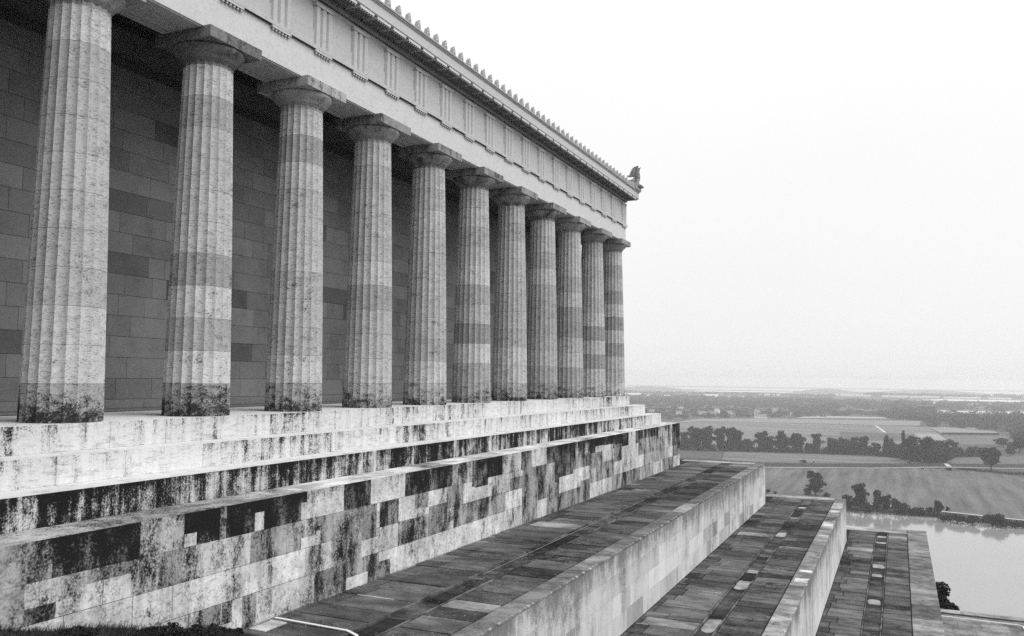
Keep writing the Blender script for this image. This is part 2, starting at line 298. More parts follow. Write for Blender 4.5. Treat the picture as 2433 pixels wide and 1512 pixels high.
# --- cella wall (its face 3.3 m behind the column axes)
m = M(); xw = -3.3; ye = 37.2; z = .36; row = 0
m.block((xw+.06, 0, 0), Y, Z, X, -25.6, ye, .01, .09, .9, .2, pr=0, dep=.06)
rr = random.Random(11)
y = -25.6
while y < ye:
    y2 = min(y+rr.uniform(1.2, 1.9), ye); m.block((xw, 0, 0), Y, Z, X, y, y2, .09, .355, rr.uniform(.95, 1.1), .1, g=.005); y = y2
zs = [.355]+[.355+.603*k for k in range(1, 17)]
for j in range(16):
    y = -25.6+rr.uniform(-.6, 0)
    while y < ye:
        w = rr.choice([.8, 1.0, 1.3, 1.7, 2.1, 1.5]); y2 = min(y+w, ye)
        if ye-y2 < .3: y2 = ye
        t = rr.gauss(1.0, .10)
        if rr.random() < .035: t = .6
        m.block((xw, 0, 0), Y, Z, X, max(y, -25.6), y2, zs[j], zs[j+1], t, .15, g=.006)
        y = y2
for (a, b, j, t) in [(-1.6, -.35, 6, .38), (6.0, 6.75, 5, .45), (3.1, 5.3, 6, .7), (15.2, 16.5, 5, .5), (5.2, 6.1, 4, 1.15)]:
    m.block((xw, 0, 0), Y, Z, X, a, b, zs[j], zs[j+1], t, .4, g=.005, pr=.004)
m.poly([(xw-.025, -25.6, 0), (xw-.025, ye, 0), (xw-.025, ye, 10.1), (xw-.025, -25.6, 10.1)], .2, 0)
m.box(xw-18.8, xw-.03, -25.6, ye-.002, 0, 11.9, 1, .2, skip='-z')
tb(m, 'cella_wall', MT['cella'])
m = M(); m.box(xw-.02, xw+.07, -25.6, ye+.05, 10.12, 10.24); m.box(xw-.01, xw+.04, -25.6, ye+.03, 10.0, 10.12); m.box(xw-.02, xw+.10, -25.6, ye+.05, 11.1, 11.25)
tb(m, 'wall_moulding', MT['soffit'])
# --- porch ceiling with beams
m = M(); m.box(-24, -.70, -25.6, YE+.6, 11.9, 12.2, .8, .2)
y = Y0-S/2
while y < YE:
    m.box(xw, -.70, y-.35, y+.35, 11.5, 11.9, .8, .2, skip='+z'); y += S/2
tb(m, 'porch_ceiling', MT['soffit'])

# --- entablature
xa = .719; EB = YE+xa
m = M()
yb = [-25.6]+[Y0+i*S for i in range(N-1)]+[EB]
for a, b in zip(yb, yb[1:]):
    m.block((xa, 0, 0), Y, Z, X, a, b, 10.235, 11.27, 1.13, .0, g=.0015, dep=.01)
m.box(-.70, xa-.01, -25.6, EB, 10.233, 11.9, .95, .1, skip='+z')
m.box(-24, -.70, EB-1.42, EB-.003, 10.233, 11.9, .95, .1, skip='+x')
# recessed panel on the underside between the capitals is framed by two fillets
for i in range(N-1):
    a, b = Y0+i*S+1.02, Y0+(i+1)*S-1.02
    m.box(.45, .68, a, b, 10.20, 10.233, .9, .1, skip='+z'); m.box(-.66, -.43, a, b, 10.20, 10.233, .9, .1, skip='+z')
tb(m, 'architrave', MT['entab'])
m = M(); m.box(-.3, xa+.10, -25.6, EB+.10, 11.275, 11.39, .95, .05, bt=.12); m.box(-24, -.3, EB-.2, EB+.10, 11.275, 11.39, .95, .05, skip='+x', bt=.12)  # dark underside tone paints the shadow line below the taenia
tb(m, 'taenia', MT['entab'])
xf = .673; FB = YE+xf
m = M(); m.box(-.3, xf, -25.6, FB, 11.392, 13.1, 1, .05); m.box(-24, -.302, FB-.9, FB-.002, 11.392, 13.1, 1, .05)
m.box(-.2, xf+.02, -25.6, FB+.02, 12.80, 12.93, 1, .05)
tb(m, 'frieze', MT['entab'])
def triglyph_mesh():
    m = M(); w = .42; x0, x1, xg = -.06, .105, -.002; zb, zt = 0, 1.40
    # plan profile across: half groove, bar, groove, bar, groove, bar, half groove
    g = .07; b = .17
    pts = [(-w, xg)]; y = -w+g*.8; pts.append((y, x1))
    for k in range(3):
        y += b; pts.append((y, x1))
        if k < 2: y += g; pts.append((y, xg)); y += g; pts.append((y, x1))
    pts.append((w, xg))
    s = [(p[0], p[1]) for p in pts]
    for (a, xa_), (b_, xb_) in zip(s, s[1:]):
        m.poly([(xa_, a, zb), (xb_, b_, zb), (xb_, b_, zt-.10), (xa_, a, zt-.10)])
    m.poly([(x0, -w, zb), (xg, -w, zb), (xg, -w, zt-.1), (x0, -w, zt-.1)]); m.poly([(xg, w, zb), (x0, w, zb), (x0, w, zt-.1), (xg, w, zt-.1)])
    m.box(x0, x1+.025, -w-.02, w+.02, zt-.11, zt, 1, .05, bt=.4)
    return m
def regula_mesh():
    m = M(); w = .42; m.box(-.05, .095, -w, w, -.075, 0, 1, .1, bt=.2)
    for k in range(6):
        y = -w+.07+k*(2*w-.14)/5
        n = 8; i = len(m.v)
        for r, z in ((.030, -.074), (.042, -.135)):
            for q in range(n): m.v.append((.05+r*cos(2*pi*q/n), y+r*sin(2*pi*q/n), z))
        for q in range(n): m.f.append((i+q, i+(q+1) % n, i+n+(q+1) % n, i+n+q)); m.a += [(1, .1, 5)]*4
        m.f.append(tuple(i+n+q for q in range(n))[::-1]); m.a += [(1, .1, 5)]*n
    return m
ty = [Y0+k*S/2 for k in range(2*(N-1))]+[FB-.42]
tg = rg = None
for y in ty:
    if tg is None:
        tg = triglyph_mesh().build('triglyph', MT['entab'], temple); rg = regula_mesh().build('regula', MT['entab'], temple); a, b = tg, rg
    else:
        a = tg.copy(); b = rg.copy(); C.objects.link(a); C.objects.link(b)
    a.location = (xf, y, 11.392+OFF); b.location = (xa, y, 11.272+OFF)
# corner: the same on the front face
for k in range(4):
    a = tg.copy(); C.objects.link(a); a.location = (FB-YE-.42-k*S/2 if k == 0 else -k*S/2, FB, 11.392+OFF); a.rotation_euler.z = pi/2
    b = rg.copy(); C.objects.link(b); b.location = (a.location.x, EB, 11.272+OFF); b.rotation_euler.z = pi/2
xc = 1.416; CB = YE+xc
m = M()
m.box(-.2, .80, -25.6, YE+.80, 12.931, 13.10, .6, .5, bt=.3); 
m.box(-.2, xc, -25.6, CB, 13.22, 13.60, 1, .05, bt=.3); m.box(-24, -.2, YE-.2, CB-.001, 13.22, 13.60, 1, .05, skip='+x')  # soffit shade is put into the underside tone
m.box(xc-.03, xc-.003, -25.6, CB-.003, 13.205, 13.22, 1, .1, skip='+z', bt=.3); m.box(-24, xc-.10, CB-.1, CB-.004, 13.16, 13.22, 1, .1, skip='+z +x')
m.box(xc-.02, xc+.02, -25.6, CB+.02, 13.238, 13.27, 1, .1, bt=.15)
tb(m, 'cornice', MT['entab'])
m = M()   # sima: three stepped mouldings
for o, a, b in ((.02, 13.601, 13.64), (.05, 13.641, 13.69), (.09, 13.691, 13.745)):
    m.box(-.2, xc+o, -25.6, CB+o, a, b, .8, .3); m.box(-24, -.2, YE-.2, CB+o-.001, a, b, .8, .3, skip='+x')
tb(m, 'sima', MT['entab'])
def mutule_mesh():
    m = M(); w = .41; m.box(-.26, .37, -w, w, -.105, 0, 1.15, 0, bt=.25)  # undersides of plate and guttae carry painted shade
    for r_ in range(3):
        for k in range(6):
            y = -w+.07+k*(2*w-.14)/5; x = -.18+r_*.255; n = 6; i = len(m.v)
            for r, z in ((.03, -.104), (.04, -.155)):
                for q in range(n): m.v.append((x+r*cos(2*pi*q/n), y+r*sin(2*pi*q/n), z))
            for q in range(n): m.f.append((i+q, i+(q+1) % n, i+n+(q+1) % n, i+n+q)); m.a += [(.7, .1, 5)]*4
            m.f.append(tuple(i+n+q for q in range(n))[::-1]); m.a += [(.35, .1, 5)]*n
    return m
mu = mutule_mesh().build('mutule', MT['entab'], temple); y = YE+.45; mu.location = (1.04, y, 13.219+OFF)
for k in range(1, 53):
    a = mu.copy(); C.objects.link(a); a.location = (1.04, YE+.45-k*S/4, 13.219+OFF)
for k in range(6):
    a = mu.copy(); C.objects.link(a); a.location = (.45-(k+1)*S/4, YE+1.04, 13.219+OFF); a.rotation_euler.z = pi/2
def antefix_mesh():
    m = M(); w = .125; h = .39
    out = [(-w, 0), (-w*.95, .08), (-w*.85, .16), (-w*.66, .25), (-w*.38, .34), (0, h), (w*.38, .34), (w*.66, .25), (w*.85, .16), (w*.95, .08), (w, 0)]
    f = [(.055, y, z) for y, z in out]; b = [(-.10, y*.8, z*.9) for y, z in out]
    c = (.09, 0, .15)
    for k in range(len(out)-1):
        m.poly([c, f[k], f[k+1]], 1.0 if k % 2 else .6, .5); m.poly([f[k], b[k], b[k+1], f[k+1]], .8, .4)
    m.poly([c, f[-1], f[0]], .7, .4); m.poly(b[::1], .8, .4)
    return m
an = antefix_mesh().build('antefix', MT['entab'], temple); an.location = (xc-.02, CB-.75, 13.745+OFF)
for k in range(1, 78):
    a = an.copy(); C.objects.link(a); a.location = (xc-.02, CB-.75-k*S/6, 13.745+OFF)
# roof
m = M(); xr = -14.2
m.poly([(1.3, -25.6, 13.75), (1.3, CB-.1, 13.75), (xr, CB-.1, 16.9), (xr, -25.6, 16.9)]); m.poly([(xr, -25.6, 16.9), (xr, CB-.1, 16.9), (xr*2-1.3, CB-.1, 13.75), (xr*2-1.3, -25.6, 13.75)])
m.poly([(1.0, CB-.6, 13.7), (xr*2, CB-.6, 13.7), (xr, CB-.6, 16.8)])
m.poly([(1.0, -25.5, 12.3), (1.0, -25.5, 13.7), (xr, -25.5, 16.8), (xr*2, -25.5, 13.7), (xr*2, -25.5, 12.3)])
tb(m, 'roof', MT['roof'])
# corner ornament: winged griffin seated on a plinth block
def tubemesh(m, pts, rad, n=8, tone=.7):
    base = len(m.v)
    from mathutils import Vector as V
    P = [V(p) for p in pts]
    for k, p in enumerate(P):
        d = (P[min(k+1, len(P)-1)]-P[max(k-1, 0)]).normalized(); u = d.orthogonal().normalized(); w = d.cross(u)
        for q in range(n):
            a = 2*pi*q/n; m.v.append(tuple(p+(u*cos(a)+w*sin(a))*rad[k]))
    for k in range(len(P)-1):
        for q in range(n):
            m.f.append((base+k*n+q, base+k*n+(q+1) % n, base+(k+1)*n+(q+1) % n, base+(k+1)*n+q)); m.a += [(tone, .4, 5)]*4
    for e in (0, len(P)-1):
        m.f.append(tuple(base+e*n+q for q in range(n))); m.a += [(tone, .4, 5)]*n

m = M(); gy, gz = YE+1.0, 13.75
m.box(.50, 1.56, YE+.25, YE+1.56, gz, gz+.14, .8, .3)
q = [(.95, gz+.14), (1.50, gz+.14), (1.80, gz+.27), (1.35, gz+.50), (.95, gz+.62)]
for a, b in zip(q, q[1:]+q[:1]): m.poly([(a[0], YE+.55, a[1]), (b[0], YE+.55, b[1]), (b[0], YE+1.45, b[1]), (a[0], YE+1.45, a[1])], .8, .4)
m.poly([(a, YE+.55, b) for a, b in q], .8, .4); m.poly([(a, YE+1.45, b) for a, b in q[::-1]], .8, .4)
tb(m, 'acroterion_base', MT['entab'])
GX = lambda u: 1.50+(u-1000)*.0026
GZ = lambda v: gz+.05+(1010-v)*.0020
g = M()
tubemesh(g, [(GX(800), gy, GZ(790)), (GX(850), gy, GZ(740)), (GX(930), gy, GZ(680)), (GX(960), gy, GZ(600)), (GX(900), gy, GZ(530)), (GX(830), gy, GZ(520)), (GX(770), gy, GZ(530)), (GX(715), gy, GZ(525)), (GX(705), gy, GZ(545))], [.12, .19, .20, .16, .12, .09, .085, .06, .02])
for sy in (-.14, .14):
    tubemesh(g, [(GX(850), gy+sy, GZ(700)), (GX(790), gy+sy, GZ(760)), (GX(790), gy+sy, GZ(860)), (GX(740), gy+sy, GZ(872))], [.11, .07, .05, .045])
    tubemesh(g, [(GX(960), gy+sy, GZ(700)), (GX(985), gy+sy, GZ(790)), (GX(1005), gy+sy, GZ(880)), (GX(960), gy+sy, GZ(895))], [.14, .08, .055, .05])
tubemesh(g, [(GX(1000), gy, GZ(760)), (GX(1030), gy, GZ(700)), (GX(1035), gy, GZ(600)), (GX(1015), gy, GZ(560))], [.05, .045, .04, .05])
gob = tb(g, 'griffin_ornament', MT['entab'], smooth=True); gob['label'] = 'winged stone griffin on the far roof corner'
wo = [(985, 640), (870, 560), (800, 500), (778, 478), (830, 465), (796, 428), (850, 420), (805, 380), (868, 372), (832, 332), (892, 325), (862, 290), (915, 288), (905, 258), (965, 252), (1040, 232), (1010, 300), (1005, 380), (1020, 470), (1035, 560), (1030, 640)]
for sy in (-.19, .13):
    w_ = M(); a = [(GX(u), gy+sy+(.10 if sy > 0 else -.10)*(640-v)/400, GZ(v)) for u, v in wo]; b = [(x, y+.06, z) for x, y, z in a]
    cu = (GX(950), gy+sy-.03, GZ(430))
    for k in range(len(a)):
        j = (k+1) % len(a); w_.poly([cu, a[k], a[j]], .75 if k % 2 else .45, .5); w_.poly([(cu[0], cu[1]+.12, cu[2]), b[j], b[k]], .7, .5); w_.poly([a[k], b[k], b[j], a[j]], .6, .5)
    w2 = tb(w_, 'wing', MT['tread']); w2.parent = gob
ac = M()
for k in range(9):
    a = radians(10+k*20); tubemesh(ac, [(GX(640), gy-.3, GZ(790)), (GX(640)-cos(a)*.16, gy-.3, GZ(790)+sin(a)*.20), (GX(640)-cos(a)*.27, gy-.3, GZ(790)+sin(a)*.36)], [.06, .07, .02], 6, .7)
tb(ac, 'palmette', MT['entab'])
# ------------------------------------------------------------------ podium wall
podium = thing('podium_wall', 'patchwork ashlar wall of pale and soot-black blocks beneath the temple steps', 'wall', (0, 0, -4.595))
PO = 4.595
def pb(m, name, mt, par, off):
    m.v = [(x, y, z+off) for x, y, z in m.v]; return m.build(name, mt, par)
cz = [-1.783, -2.48, -3.18, -3.87, -4.591, -5.3]
m = M(); rr = random.Random(5); xw = 3.69; ye = 43.88
for j in range(5):
    y = -14+rr.uniform(-1, 0)
    while y < ye:
        w = rr.choice([1.0, 1.5, 2.0, 2.6, 3.0]); y2 = min(y+w, ye)
        if ye-y2 < .5: y2 = ye
        k = rr.random()
        if j == 0: t, dt = rr.choice([(.4, 1.1), (.9, .6), (1.0, .45), (.8, .8)])
        elif y > 13: t, dt = rr.choice([(1.0, .2), (1.02, .25), (.9, .4), (.72, .4)])
        else: t, dt = rr.choice([(1.0, .15), (1.03, .2), (.98, .3)])
        m.block((xw, 0, 0), Y, Z, X, max(y, -14), y2, cz[j+1], cz[j], t*rr.uniform(.94, 1.05), dt, -1.783-cz[j], g=.008)
        y = y2
for k, (a, b, z0, z1, t, dt) in enumerate(PATCH):  # block tones and dirt; one small dark entry paints a notch's shadow
    if dt > .75: t, dt = t*1.25, dt*(.82+.38*((k*37) % 10)/10)
    elif t < .8: t, dt = t*1.05, max(dt, .5)*1.15
    if b-a > 2.4 and z1-z0 > .5 and dt > .8:
        mid = a+(b-a)*.55; parts = [(a, mid, t), (mid, b, t*.8)]
    else: parts = [(a, b, t)]
    for q, (c, e, tt) in enumerate(parts):
        m.block((xw, 0, 0), Y, Z, X, c, e, max(z0, -5), z1, tt, dt*.97+.02, -1.783-z1, g=.003, dep=.02, pr=.002+.00012*k)
m.poly([(xw-.025, -14, -5.3), (xw-.025, ye, -5.3), (xw-.025, ye, -1.79), (xw-.025, -14, -1.79)], .15, 0)
m.poly([(xw, ye, -4.6), (-28, ye, -4.6), (-28, ye, -1.79), (xw, ye, -1.79)])
pb(m, 'wall_face', MT['podium'], podium, PO)
m = M(); y = -14
ct = {1: (.75, .7), 3: (.45, .9), 7: (.5, .8)}
k = 0
edges = [-14, -9, -6, -4, -2.0, .55, 2.6, 4.1, 6.9, 8.7, 10.4, 11.8]+[11.8+2.1*q for q in range(1, 16)]+[ye]
for a, b in zip(edges, edges[1:]):
    t, dt = (.72, .75) if a in (-4, 2.6, 10.4, .55) else ((.62, .8) if a in (-2.0,) else (rr.uniform(.95, 1.2), rr.uniform(.1, .5)))
    m.block((0, 0, -1.783), X, Y, Z, XS[2]-.03, xw+.002, a, b, t, dt, g=.004, dep=.02)
pb(m, 'coping', MT['coping'], podium, PO)

# ------------------------------------------------------------------ terraces
lime = [(27.0, 27.45, 2.6), (24.9, 25.7, 2.6), (40.3, 41.2, 2.3), (36.8, 37.2, 2.2), (46, 47, 1.8)]
def terrace(n, label, x0, x1, ztop, zbot, y0, ye, chan, cop, border, seed, wd, wt, ct=1.0):
    root = thing('terrace', label, 'terrace', (0, 0, zbot-.005)); off = -(zbot-.005)
    rr = random.Random(seed)
    # outer retaining wall
    m = M(); hc = (ztop-zbot)/4; 
    for j in range(4):
        zt = ztop-j*hc; y = y0+rr.uniform(-1, 0)
        while y < ye:
            w = rr.choice([.7, 1.0, 1.4, 2.0, 2.4]); y2 = min(y+w, ye)
            if ye-y2 < .4: y2 = ye
            t = rr.choice(wt[0]) if j < 2 else rr.choice(wt[1])
            m.block((x1, 0, 0), Y, Z, X, max(y, y0), y2, zt-hc, zt, t, wd+.25*rr.random(), j*hc, g=.0035, dep=.02)
            y = y2
    m.poly([(x1-.018, y0, zbot), (x1-.018, ye, zbot), (x1-.018, ye, ztop-.02), (x1-.018, y0, ztop-.02)], .2, 0)
    m.poly([(x1, ye, zbot), (x0-10, ye, zbot), (x0-10, ye, ztop-.01), (x1, ye, ztop-.01)], 1, .2)
    pb(m, 'retaining_wall', MT['terrace'], root, off)
    # coping along the outer edge and the far end
    m = M(); y = y0
    while y < ye:
        y2 = min(y+rr.uniform(1.6, 3.0), ye)
        if ye-y2 < .8: y2 = ye
        m.block((0, 0, ztop), X, Y, Z, cop+.03, x1+.015, y, y2, rr.choice([.75, .9, 1.0, 1.1, 1.35])*ct, rr.uniform(.1, .6), g=.007, dep=.05, pr=rr.uniform(0, .006))
        y = y2
    y = y0
    while y < ye-.6:          # chipped pale arris and lime spots
        y += rr.uniform(.03, .5); l = rr.uniform(.03, .16)
        if n < 3: m.block((0, 0, ztop), X, Y, Z, x1-.01-rr.uniform(.02, .05), x1+.012, y, y+l, rr.uniform(1.3, 2.4), 0, g=.002, dep=.02, pr=.012)
        y += l
    x = x0-.6
    while x < cop:
        x2 = min(x+rr.uniform(1.2, 2.2), cop)
        m.block((0, 0, ztop), X, Y, Z, x, x2, ye-border, ye, rr.uniform(1.1, 1.6), .1, g=.007, dep=.05, pr=.004)
        x = x2
    for (a, b, c) in (lime if n == 2 else []): m.block((0, 0, ztop), X, Y, Z, cop+.12, x1-.02, a, b, c, 0, g=.02, dep=.01, pr=.009)
    pb(m, 'coping', MT['tcoping'], root, off)
    # paving: slabs laid across, on both sides of the drain channel
    m = M(); c0, c1 = chan
    yend = ye-border
    def slabs(xa, xb, cols):
        y = y0
        while y < yend:
            h = rr.uniform(.75, 1.15); y2 = min(y+h, yend)
            if yend-y2 < .3: y2 = yend
            cuts = sorted([xa]+[xa+(xb-xa)*(k+rr.uniform(.15, .85))/cols for k in range(cols-1)]+[xb])
            for a, b in zip(cuts, cuts[1:]):
                t = rr.choice([.75, .9, 1.0, 1.0, 1.1, 1.3]); 
                if rr.random() < .04: t = 2.3
                dt = .7 if a == xa and rr.random() < .6 else rr.uniform(.1, .5)
                m.block((0, 0, ztop), X, Y, Z, a, b, y, y2, t, dt, g=.026, dep=.07, pr=rr.uniform(-.012, .006))
                if rr.random() < .045: m.block((0, 0, ztop), X, Y, Z, a+.05, a+(b-a)*rr.uniform(.4, .95), y2-.07, y2-.02, 3.2, 0, g=.004, dep=.02, pr=.009)
            y = y2
    slabs(x0, c0, 2); slabs(c1, cop, 1)
    m.poly([(x0-1, y0, ztop-.035), (c0-.01, y0, ztop-.035), (c0-.01, ye, ztop-.035), (x0-1, ye, ztop-.035)], .25, .6)
    m.poly([(c1+.01, y0, ztop-.035), (x1-.02, y0, ztop-.035), (x1-.02, ye, ztop-.035), (c1+.01, ye, ztop-.035)], .25, .6)
    pb(m, 'paving', MT['paving'], root, off)
    m = M(); y = y0
    while y < yend-.02:
        y2 = min(y+rr.uniform(.9, 2.6), yend)
        m.block((0, 0, ztop-.05), X, Y, Z, c0+.07, c1-.07, y, y2, rr.choice([.6, 1, 1.6, 2.4, 3.2]), rr.uniform(.1, .6), g=.008, dep=.03)
        for a in (c0, c1-.07): m.block((0, 0, ztop), X, Y, Z, a+.004, a+.066, y, y2, rr.choice([2.0, 3.0, 3.6]), .1, g=.004, dep=.05, pr=.006)
        y = y2
    m.poly([(c0-.02, y0, ztop-.10), (c1+.02, y0, ztop-.10), (c1+.02, yend, ztop-.10), (c0-.02, yend, ztop-.10)], .2, .6)
    pb(m, 'drain_channel', MT['channel'], root, off)
    return root
T1 = (3.69, 8.66, -4.591, -7.34, 48.0); T2 = (8.66, 13.55, -7.342, -10.32, 53.3); T3 = (13.55, 18.87, -10.325, -16.0, 60.6)
terrace(1, 'uppermost paved terrace, dark slabs at the foot of the patchwork wall', T1[0], T1[1], T1[2], T1[3], 2.0, T1[4], (5.93, 6.68), 8.05, 1.2, 31, .18, ([.9, 1, 1.05], [.62, .8, 1.0, 1.08, 1.1, 1.12]), .95)
terrace(2, 'middle paved terrace with puddles in its drain and pale streaks on the edge', T2[0], T2[1], T2[2], T2[3], -10, T2[4], (10.76, 11.44), 12.85, 1.3, 32, .10, ([.95, 1.05], [1.0, 1.1, 1.15]), 1.35)
terrace(3, 'lowest of the three long paved terraces, its edge standing over the river', T3[0], T3[1], T3[2], T3[3], 5, T3[4], (15.38, 16.25), 17.53, 2.0, 33, .2, ([.9, 1], [.9, 1]))
# white strip let into the first terrace
m = M()
zt = T1[2]+.012
def strip(m, pts, w, z, h):
    for (a, b), (c, d) in zip(pts, pts[1:]):
        L = sqrt((c-a)**2+(d-b)**2); nx, ny = -(d-b)/L*w/2, (c-a)/L*w/2
        q = [(a-nx, b-ny), (c-nx, d-ny), (c+nx, d+ny), (a+nx, b+ny)]
        m.poly([(x, y, z) for x, y in q][::1])
        for k in range(4):
            j = (k+1) % 4; m.poly([(q[k][0], q[k][1], z-h), (q[j][0], q[j][1], z-h), (q[j][0], q[j][1], z), (q[k][0], q[k][1], z)])
strip(m, [(3.75, 2.97), (5.85, 2.87), (6.25, 2.66), (6.7, 2.0)], .075, zt+.008, .02)
tag(m.build('metal_strip', MT['metal']), 'thin white strip bent across the near end of the uppermost terrace', 'strip')
# near end of terrace one: paving that runs on under the strip
m = M(); rr = random.Random(8)
m.block((0, 0, T1[2]), X, Y, Z, 3.78, 4.25, 2.02, 2.8, 4.0, 0, g=.01, dep=.02, pr=.008)
y = -1.5
while y < 2.0:
    x = 3.69
    while x < 8.05:
        x2 = min(x+rr.uniform(.8, 1.6), 8.05); m.block((0, 0, T1[2]), X, Y, Z, x, x2, y, min(y+.9, 2.0), rr.choice([.8, 1, 1.3]), .3, g=.01, dep=.04); x = x2
    y += .9
m.poly([(3.69, -1.5, T1[2]-.035), (8.05, -1.5, T1[2]-.035), (8.05, 2, T1[2]-.035), (3.69, 2, T1[2]-.035)], .3, .5)
m.box(8.055, 8.675, -10, 1.995, T1[3], T1[2], .9, .3, skip='-z')
tag(m.build('pavement', MT['paving']), 'dark paving beside the grass bank', 'pavement', kind='structure')
# puddles
def puddle(x, y, z, a, b, seed, label):
    m = M(); rr = random.Random(seed); pts = []
    ph = [rr.uniform(0, 6.28) for _ in range(3)]
    for k in range(40):
        t = 2*pi*k/40; r = 1+.06*sin(2*t+ph[0])+.05*sin(3*t+ph[1])+.03*sin(5*t+ph[2])
        c, s_ = cos(t), sin(t); q = (abs(c)**5+abs(s_)**5)**(-1/5)
        pts.append((x+a*c*q*r, y+b*s_*q*r, z))
    m.poly(pts); tag(m.build('puddle', MT['puddle']), label, kind='structure')
z = T2[2]-.045
puddle(11.1, 47.6, z, .22, 0.34, 1, 'small round puddle at the far end of the middle terrace drain')
puddle(11.1, 42.8, z, .24, 0.17, 2, 'thin puddle second from the far end of the middle terrace drain')
puddle(11.1, 36.4, z, .24, 0.68, 3, 'bright puddle halfway along the middle terrace drain')
puddle(11.1, 23.5, z, .25, 0.84, 4, 'largest long puddle in the middle terrace drain')
puddle(11.1, 26.3, z, .24, 0.31, 5, 'small dark puddle just beyond the largest one')
puddle(11.1, 17.0, z, .25, 0.81, 6, 'nearest grey puddle in the middle terrace drain')
z = T3[2]-.045
puddle(15.82, 56.6, z, .30, 0.31, 7, 'farthest puddle in the lowest terrace drain')
puddle(15.82, 54.0, z, .32, 0.34, 8, 'second puddle from the far end of the lowest terrace drain')
puddle(15.82, 45.4, z, .34, 0.56, 9, 'widest puddle in the lowest terrace drain')
puddle(15.78, 42.6, z, .28, 0.37, 10, 'triangular puddle just nearer than the widest one')
puddle(15.8, 35.9, z, .3, 0.56, 11, 'dark nearest puddle in the lowest terrace drain')
# landing below
lr = thing('landing', 'pale stone landing of the stairway far below the terraces', 'landing', (0, 0, -19))
m = M(); rr = random.Random(9); y = 25
while y < 58.6:
    x = 18.88
    while x < 36:
        x2 = min(x+rr.uniform(1.4, 2.0), 36); m.block((0, 0, -16), X, Y, Z, x, x2, y, min(y+1.9, 58.75), rr.uniform(.8, 1.2), .2, g=.008, dep=.03); x = x2
    y += 1.9
m.poly([(18.88, 25, -16.03), (36, 25, -16.03), (36, 60.3, -16.03), (18.88, 60.3, -16.03)], .3, 0)
m.box(18.88, 36, 60.28, 60.32, -19, -16.0, 1, .2)
pb(m, 'paving', MT['tcoping'], lr, 19)
m = M(); x = 18.88
while x < 36:
    x2 = min(x+2.2, 36); m.block((0, 0, -16), X, Y, Z, x, x2, 59.25, 60.3, rr.uniform(1.3, 1.7), .0, g=.01, dep=.03, pr=.01)
    m.box(x+.03, x2-.03, 58.82, 59.20, -16.06, -15.999, .12, .9); x = x2
pb(m, 'coping', MT['tcoping'], lr, 19)
m = M(); strip(m, [(18.9, 57.95), (24.6, 57.75), (24.85, 57.5), (24.85, 40)], .09, 3.06, .08)
m.build('metal_strip', MT['metal'], lr)

# ------------------------------------------------------------------ grass bank and shrubs at the near end
def hbank(x, y):
    t = max(0, 1.75-y); f = max(0, min(1, 1-(x-3.7)/5.5))
    return -4.60+t*.27*f*f + .04*sin(3*x+y*2)*min(1, t)
m = M(); nx, ny = 24, 40
for i in range(nx):
    for j in range(ny):
        xs = [3.70+i*5/nx, 3.70+(i+1)*5/nx]; ys = [-8+j*9.8/ny, -8+(j+1)*9.8/ny]
        m.poly([(a, b, hbank(a, b)) for a, b in ((xs[0], ys[0]), (xs[1], ys[0]), (xs[1], ys[1]), (xs[0], ys[1]))])
tag(m.build('grass_bank', MT['soil']), 'soil bank', kind='structure')
m = M(); rr = random.Random(12)
for _ in range(26000):
    x = 3.70+abs(rr.gauss(0, 1.5)); y = rr.uniform(-7, 1.65)
    if x > 8: continue
    z = hbank(x, y); h = rr.uniform(.05, .17)*min(1, .35+(1.7-y)*.6); a = rr.uniform(0, 6.28); w = .008
    lx, ly = rr.gauss(0, .07), rr.gauss(0, .07)
    m.poly([(x-w*cos(a), y-w*sin(a), z-.01), (x+w*cos(a), y+w*sin(a), z-.01), (max(3.71, x+lx), y+ly, z+h)])
tag(m.build('grass', MT['grass']), 'dark rough grass along the foot of the patchwork wall', 'grass', kind='stuff')

def leafcloud(m, lobes, n, size, rr, flat=.7):
    tot = sum(l[3]*l[4]*l[5] for l in lobes)
    for (cx, cy, cz_, a, b, c) in lobes:
        k = int(n*a*b*c/tot)+1
        for _ in range(k):
            while True:
                ux, uy, uz = rr.gauss(0, 1), rr.gauss(0, 1), rr.gauss(0, 1); q = sqrt(ux*ux+uy*uy+uz*uz)
                if q > 1e-3: break
            rad = rr.uniform(.55, 1.05)**.6
            px, py, pz = cx+a*ux/q*rad, cy+b*uy/q*rad, cz_+c*uz/q*rad
            s = size*rr.uniform(.6, 1.3)
            nx_, ny_, nz_ = ux/q+rr.gauss(0, .7), uy/q+rr.gauss(0, .7), uz/q+rr.gauss(0, .7)
            L = sqrt(nx_**2+ny_**2+nz_**2)+1e-6; nx_, ny_, nz_ = nx_/L, ny_/L, nz_/L
            tx, ty_, tz = (-ny_, nx_, 0) if abs(nz_) < .9 else (1, 0, 0)
            L = sqrt(tx*tx+ty_*ty_+tz*tz); tx, ty_, tz = tx/L, ty_/L, tz/L
            bx, by, bz = ny_*tz-nz_*ty_, nz_*tx-nx_*tz, nx_*ty_-ny_*tx
            m.poly([(px+tx*s*.5, py+ty_*s*.5, pz+tz*s*.5), (px+bx*s*.5, py+by*s*.5, pz+bz*s*.5), (px-tx*s*.5, py-ty_*s*.5, pz-tz*s*.5), (px-bx*s*.5, py-by*s*.5, pz-bz*s*.5)])
